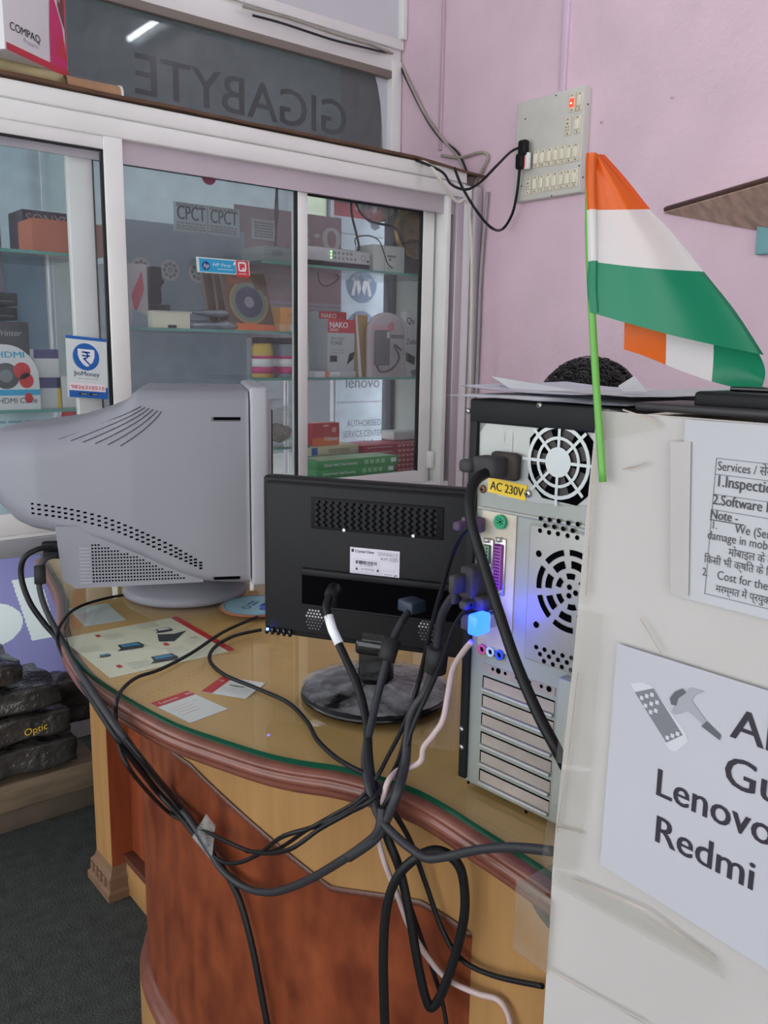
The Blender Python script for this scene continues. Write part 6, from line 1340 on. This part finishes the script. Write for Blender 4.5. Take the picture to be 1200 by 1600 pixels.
wc('wall_cable', [('D', 710, 262, 2.9), ('D', 722, 292, 2.88), ('D', 745, 330, 2.86), ('D', 768, 356, 2.82), ('X', 785, 358, XC - .03), ('X', 800, 335, XC - .03), ('X', 808, 300, XC - .04), ('X', 812, 262, XC - .05)], .0045, CABLE, 'black cable sagging down the pink wall to the lower switchboard plug')
wc('wall_cable', [('X', 762, 300, XC), ('X', 752, 420, XC), ('X', 748, 520, XC), ('X', 744, 620, XC)], .006, mat('cable_grey_pale', (160, 156, 158), .5), 'grey cable running straight down the corner beside the showcase')
wc('recorder_cable', [('Y', 550, 292, 2.40), ('Y', 549, 330, 2.40), ('Y', 556, 362, 2.40), ('Y', 561, 385, 2.40), ('Y', 559, 392, 2.42)], .0042, CABLE, 'black cable hanging down to the video recorder')
wc('recorder_cable', [('Y', 551, 300, 2.39), ('Y', 562, 330, 2.39), ('Y', 580, 346, 2.39), ('Y', 612, 354, 2.38), ('Y', 626, 366, 2.36), ('Y', 632, 386, 2.36), ('Y', 633, 405, 2.36)], .0042, CABLE, 'black cable curving across to the adapter box by the gold plaque')
wc('recorder_cable', [('Y', 556, 384, 2.33), ('Y', 556, 372, 2.33), ('Y', 575, 368, 2.33), ('Y', 592, 376, 2.33), ('Y', 600, 395, 2.33), ('Y', 606, 412, 2.33), ('Y', 614, 419, 2.33)], .002, CABLE, 'very thin black wire looping over the adapter box front')
wc('recorder_cable', [('Y', 497, 425, 2.36), ('Y', 499, 440, 2.36), ('Y', 508, 447, 2.36), ('Y', 520, 443, 2.36), ('Y', 529, 434, 2.36), ('Y', 524, 428, 2.36)], .0018, CABLE, 'thin wire loop hanging below the recorder shelf')

# ============================================================ PERSON SEATED BEHIND THE TOWER
SKIN = mat('skin', (150, 104, 82), .55, var=.06, scale=8); HAIR = mat('hair_black', (26, 23, 24), .4)
hc = P(920, 612, D=1.66); hx, hy = hc.x, hc.y; HT = P(920, 559, D=1.66).z - .022     # crown of the head
person = thing('person', (hx + .10, hy, 0), 'person with curly black hair seated behind the tower, only the crown showing', 'person', math.pi)
# local frame: person faces local +x (towards the counter front), z up
top = HT; hz = top - .115
def skin_body():
    J = {}; verts, edges, rad = [], [], []
    def vtx(p, r): verts.append(p); rad.append(r); return len(verts) - 1
    pel = vtx((0, 0, .50), .125); ab = vtx((.01, 0, .62), .115); ch = vtx((.04, 0, .80), .13); nb = vtx((.07, 0, hz - .155), .06); nk = vtx((.085, 0, hz - .09), .052)
    edges += [(pel, ab), (ab, ch), (ch, nb), (nb, nk)]
    for s_ in (-1, 1):
        sh_ = vtx((.045, s_ * .165, hz - .225), .062); el = vtx((.06, s_ * .225, .60), .044); wr = vtx((.27, s_ * .15, .575), .028); pm = vtx((.33, s_ * .13, .573), .030)
        edges += [(nb, sh_), (sh_, el), (el, wr), (wr, pm)]
        for k in range(4):
            L_ = (.075, .085, .08, .062)[k]; yo = s_ * (.13 + (k - 1.5) * .017)
            a = vtx((.355, yo, .574), .0095); c = vtx((.355 + L_ * .55, yo, .570), .0085); d = vtx((.355 + L_ * .95, yo, .556), .0075); edges += [(pm, a), (a, c), (c, d)]
        a = vtx((.315, s_ * .095, .574), .011); c = vtx((.345, s_ * .078, .570), .009); d = vtx((.368, s_ * .075, .562), .008); edges += [(pm, a), (a, c), (c, d)]
        hp2 = vtx((.02, s_ * .095, .49), .09); kn = vtx((.40, s_ * .13, .50), .062); an = vtx((.40, s_ * .13, .09), .042); he = vtx((.385, s_ * .13, .045), .042); to = vtx((.55, s_ * .14, .03), .03)
        edges += [(pel, hp2), (hp2, kn), (kn, an), (an, he), (he, to)]
    me = bpy.data.meshes.new('body'); me.from_pydata(verts, edges, []); o = bpy.data.objects.new('body', me); COL.objects.link(o)
    m = o.modifiers.new('skin', 'SKIN'); m.use_smooth_shade = True
    for i, r in enumerate(rad): me.skin_vertices[0].data[i].radius = (r, r); me.skin_vertices[0].data[i].use_root = (i == 0)
    o.modifiers.new('sub', 'SUBSURF').levels = 3
    dg = bpy.context.evaluated_depsgraph_get(); dg.update(); e = o.evaluated_get(dg); m2 = bpy.data.meshes.new_from_object(e)
    vs = [v.co.copy() for v in m2.vertices]; fs = [list(p.vertices) for p in m2.polygons]
    bpy.data.objects.remove(o); bpy.data.meshes.remove(me); bpy.data.meshes.remove(m2); return vs, fs
vs, fs = skin_body()
SHIRT = mat('shirt_blue_grey', (96, 110, 132), .8, var=.1, scale=20); TROU = mat('trousers_dark', (50, 50, 58), .8); SHOE = mat('shoe_brown', (66, 48, 40), .5)
b = MB(); groups = {SKIN: [], SHIRT: [], TROU: [], SHOE: []}
for f in fs:
    c = sum((vs[i] for i in f), V((0, 0, 0))) / len(f)
    if c.z < .11 : m = SHOE
    elif c.z < .565 and not (c.x > .22 and c.z > .545): m = TROU
    elif c.z > hz - .15 or (c.x > .20 and c.z < .62): m = SKIN
    else: m = SHIRT
    groups[m].append(f)
b.v = [V(v) for v in vs]
for m, fl in groups.items():
    if not fl: continue
    b.mats.append(m); k = len(b.mats) - 1
    for f in fl: b.f.append(f); b.m.append(k); b.sm.append(True)
# head with a face, merged into the same body mesh
hd = bmesh.new(); bmesh.ops.create_icosphere(hd, subdivisions=4, radius=1)
for v in hd.verts:
    x, y, z = v.co; p = V((x * .095, y * .076, z * .112))
    if z < 0: p.x *= 1 - .12 * (-z); p.y *= 1 - .32 * (-z) ** 1.5
    if x > 0: p.x *= .93
    p.x += .022 * math.exp(-((y / .16) ** 2 + ((z + .12) / .2) ** 2)) * (x > 0); p.x += .008 * math.exp(-((y / .3) ** 2 + ((z + .55) / .1) ** 2)) * (x > 0); p.x += .01 * math.exp(-((y / .35) ** 2 + ((z + .9) / .2) ** 2)) * (x > 0)
    for s_ in (-1, 1): p.x -= .010 * math.exp(-(((y - s_ * .42) / .2) ** 2 + ((z - .05) / .14) ** 2)) * (x > 0); p.x += .005 * math.exp(-(((y - s_ * .42) / .3) ** 2 + ((z - .24) / .09) ** 2)) * (x > 0)
    v.co = p
Mh = Matrix.Translation((.10, 0, hz)) @ Matrix.Rotation(.28, 4, 'Y'); b.bm(hd, SKIN, True, Mh)
for s_ in (-1, 1):
    b.ball((.0, s_ * .079, -.008), .026, SKIN, 2, Mh, sc=(.7, .3, 1.1)); b.ball((.0725, s_ * .031, .006), .010, mat('eye_white', (206, 196, 186), .3), 2, Mh); b.ball((.0803, s_ * .031, .005), .0042, INK, 1, Mh)
b.box((.083, -.022, -.064), (.089, .022, -.058), mat('lips', (122, 70, 64), .5), .002, Mh)
b.build('body', person, True)
b = MB(); b.tube([(.072 + .066 * math.cos(t * .3927) , .070 * math.sin(t * .3927), hz - .150 - .012 * math.cos(t * .3927)) for t in range(17)], .011, SHIRT, 10, False); b.build('shirt_collar', person, True)
b = MB(); rnd = random.Random(3)
b.ball((-.012, 0, .03), .095, HAIR, 4, Mh, noise=.016, nscale=40, sc=(.98, .86, .94))
for k in range(800):
    th = rnd.uniform(0, 2 * math.pi); ph = math.acos(rnd.uniform(-.05, 1)); d = V((math.sin(ph) * math.cos(th), math.sin(ph) * math.sin(th), math.cos(ph)))
    if d.x > .55 and d.z < .45: continue
    c = V((-.012, 0, .03)) + V((d.x * .090, d.y * .079, d.z * .088)); t = d.orthogonal().normalized(); t = Matrix.Rotation(rnd.uniform(0, 6.28), 3, d) @ t; s2 = d.cross(t); R_ = rnd.uniform(.007, .014); n0 = rnd.uniform(.8, 1.7)
    b.tube([c + d * (.0 + .018 * j / 9 + .003 * math.sin(j)) + t * (R_ * math.cos(j / 9 * 6.28 * n0)) + s2 * (R_ * math.sin(j / 9 * 6.28 * n0)) for j in range(10)], [.0024 * (1 - .06 * j) for j in range(10)], HAIR, 4, False)
    nn = 40; b.v[-nn:] = [Mh @ v for v in b.v[-nn:]]
b.build('hair', person, True)
st = thing('office_stool', (hx + .10, hy, 0), 'dark round stool under the seated person behind the counter', 'stool')
b = MB(); b.lathe([(.17, .355), (.185, .365), (.185, .395), (.16, .405), (.001, .405)], BLACK, 32, Matrix.Translation((hx + .10, hy, 0))); b.build('seat', st)
for sx in (-1, 1):
    for sy in (-1, 1): MB().tube([(hx + .10 + sx * .12, hy + sy * .12, .36), (hx + .10 + sx * .17, hy + sy * .17, 0)], .013, CHROME, 10).build('leg', st)
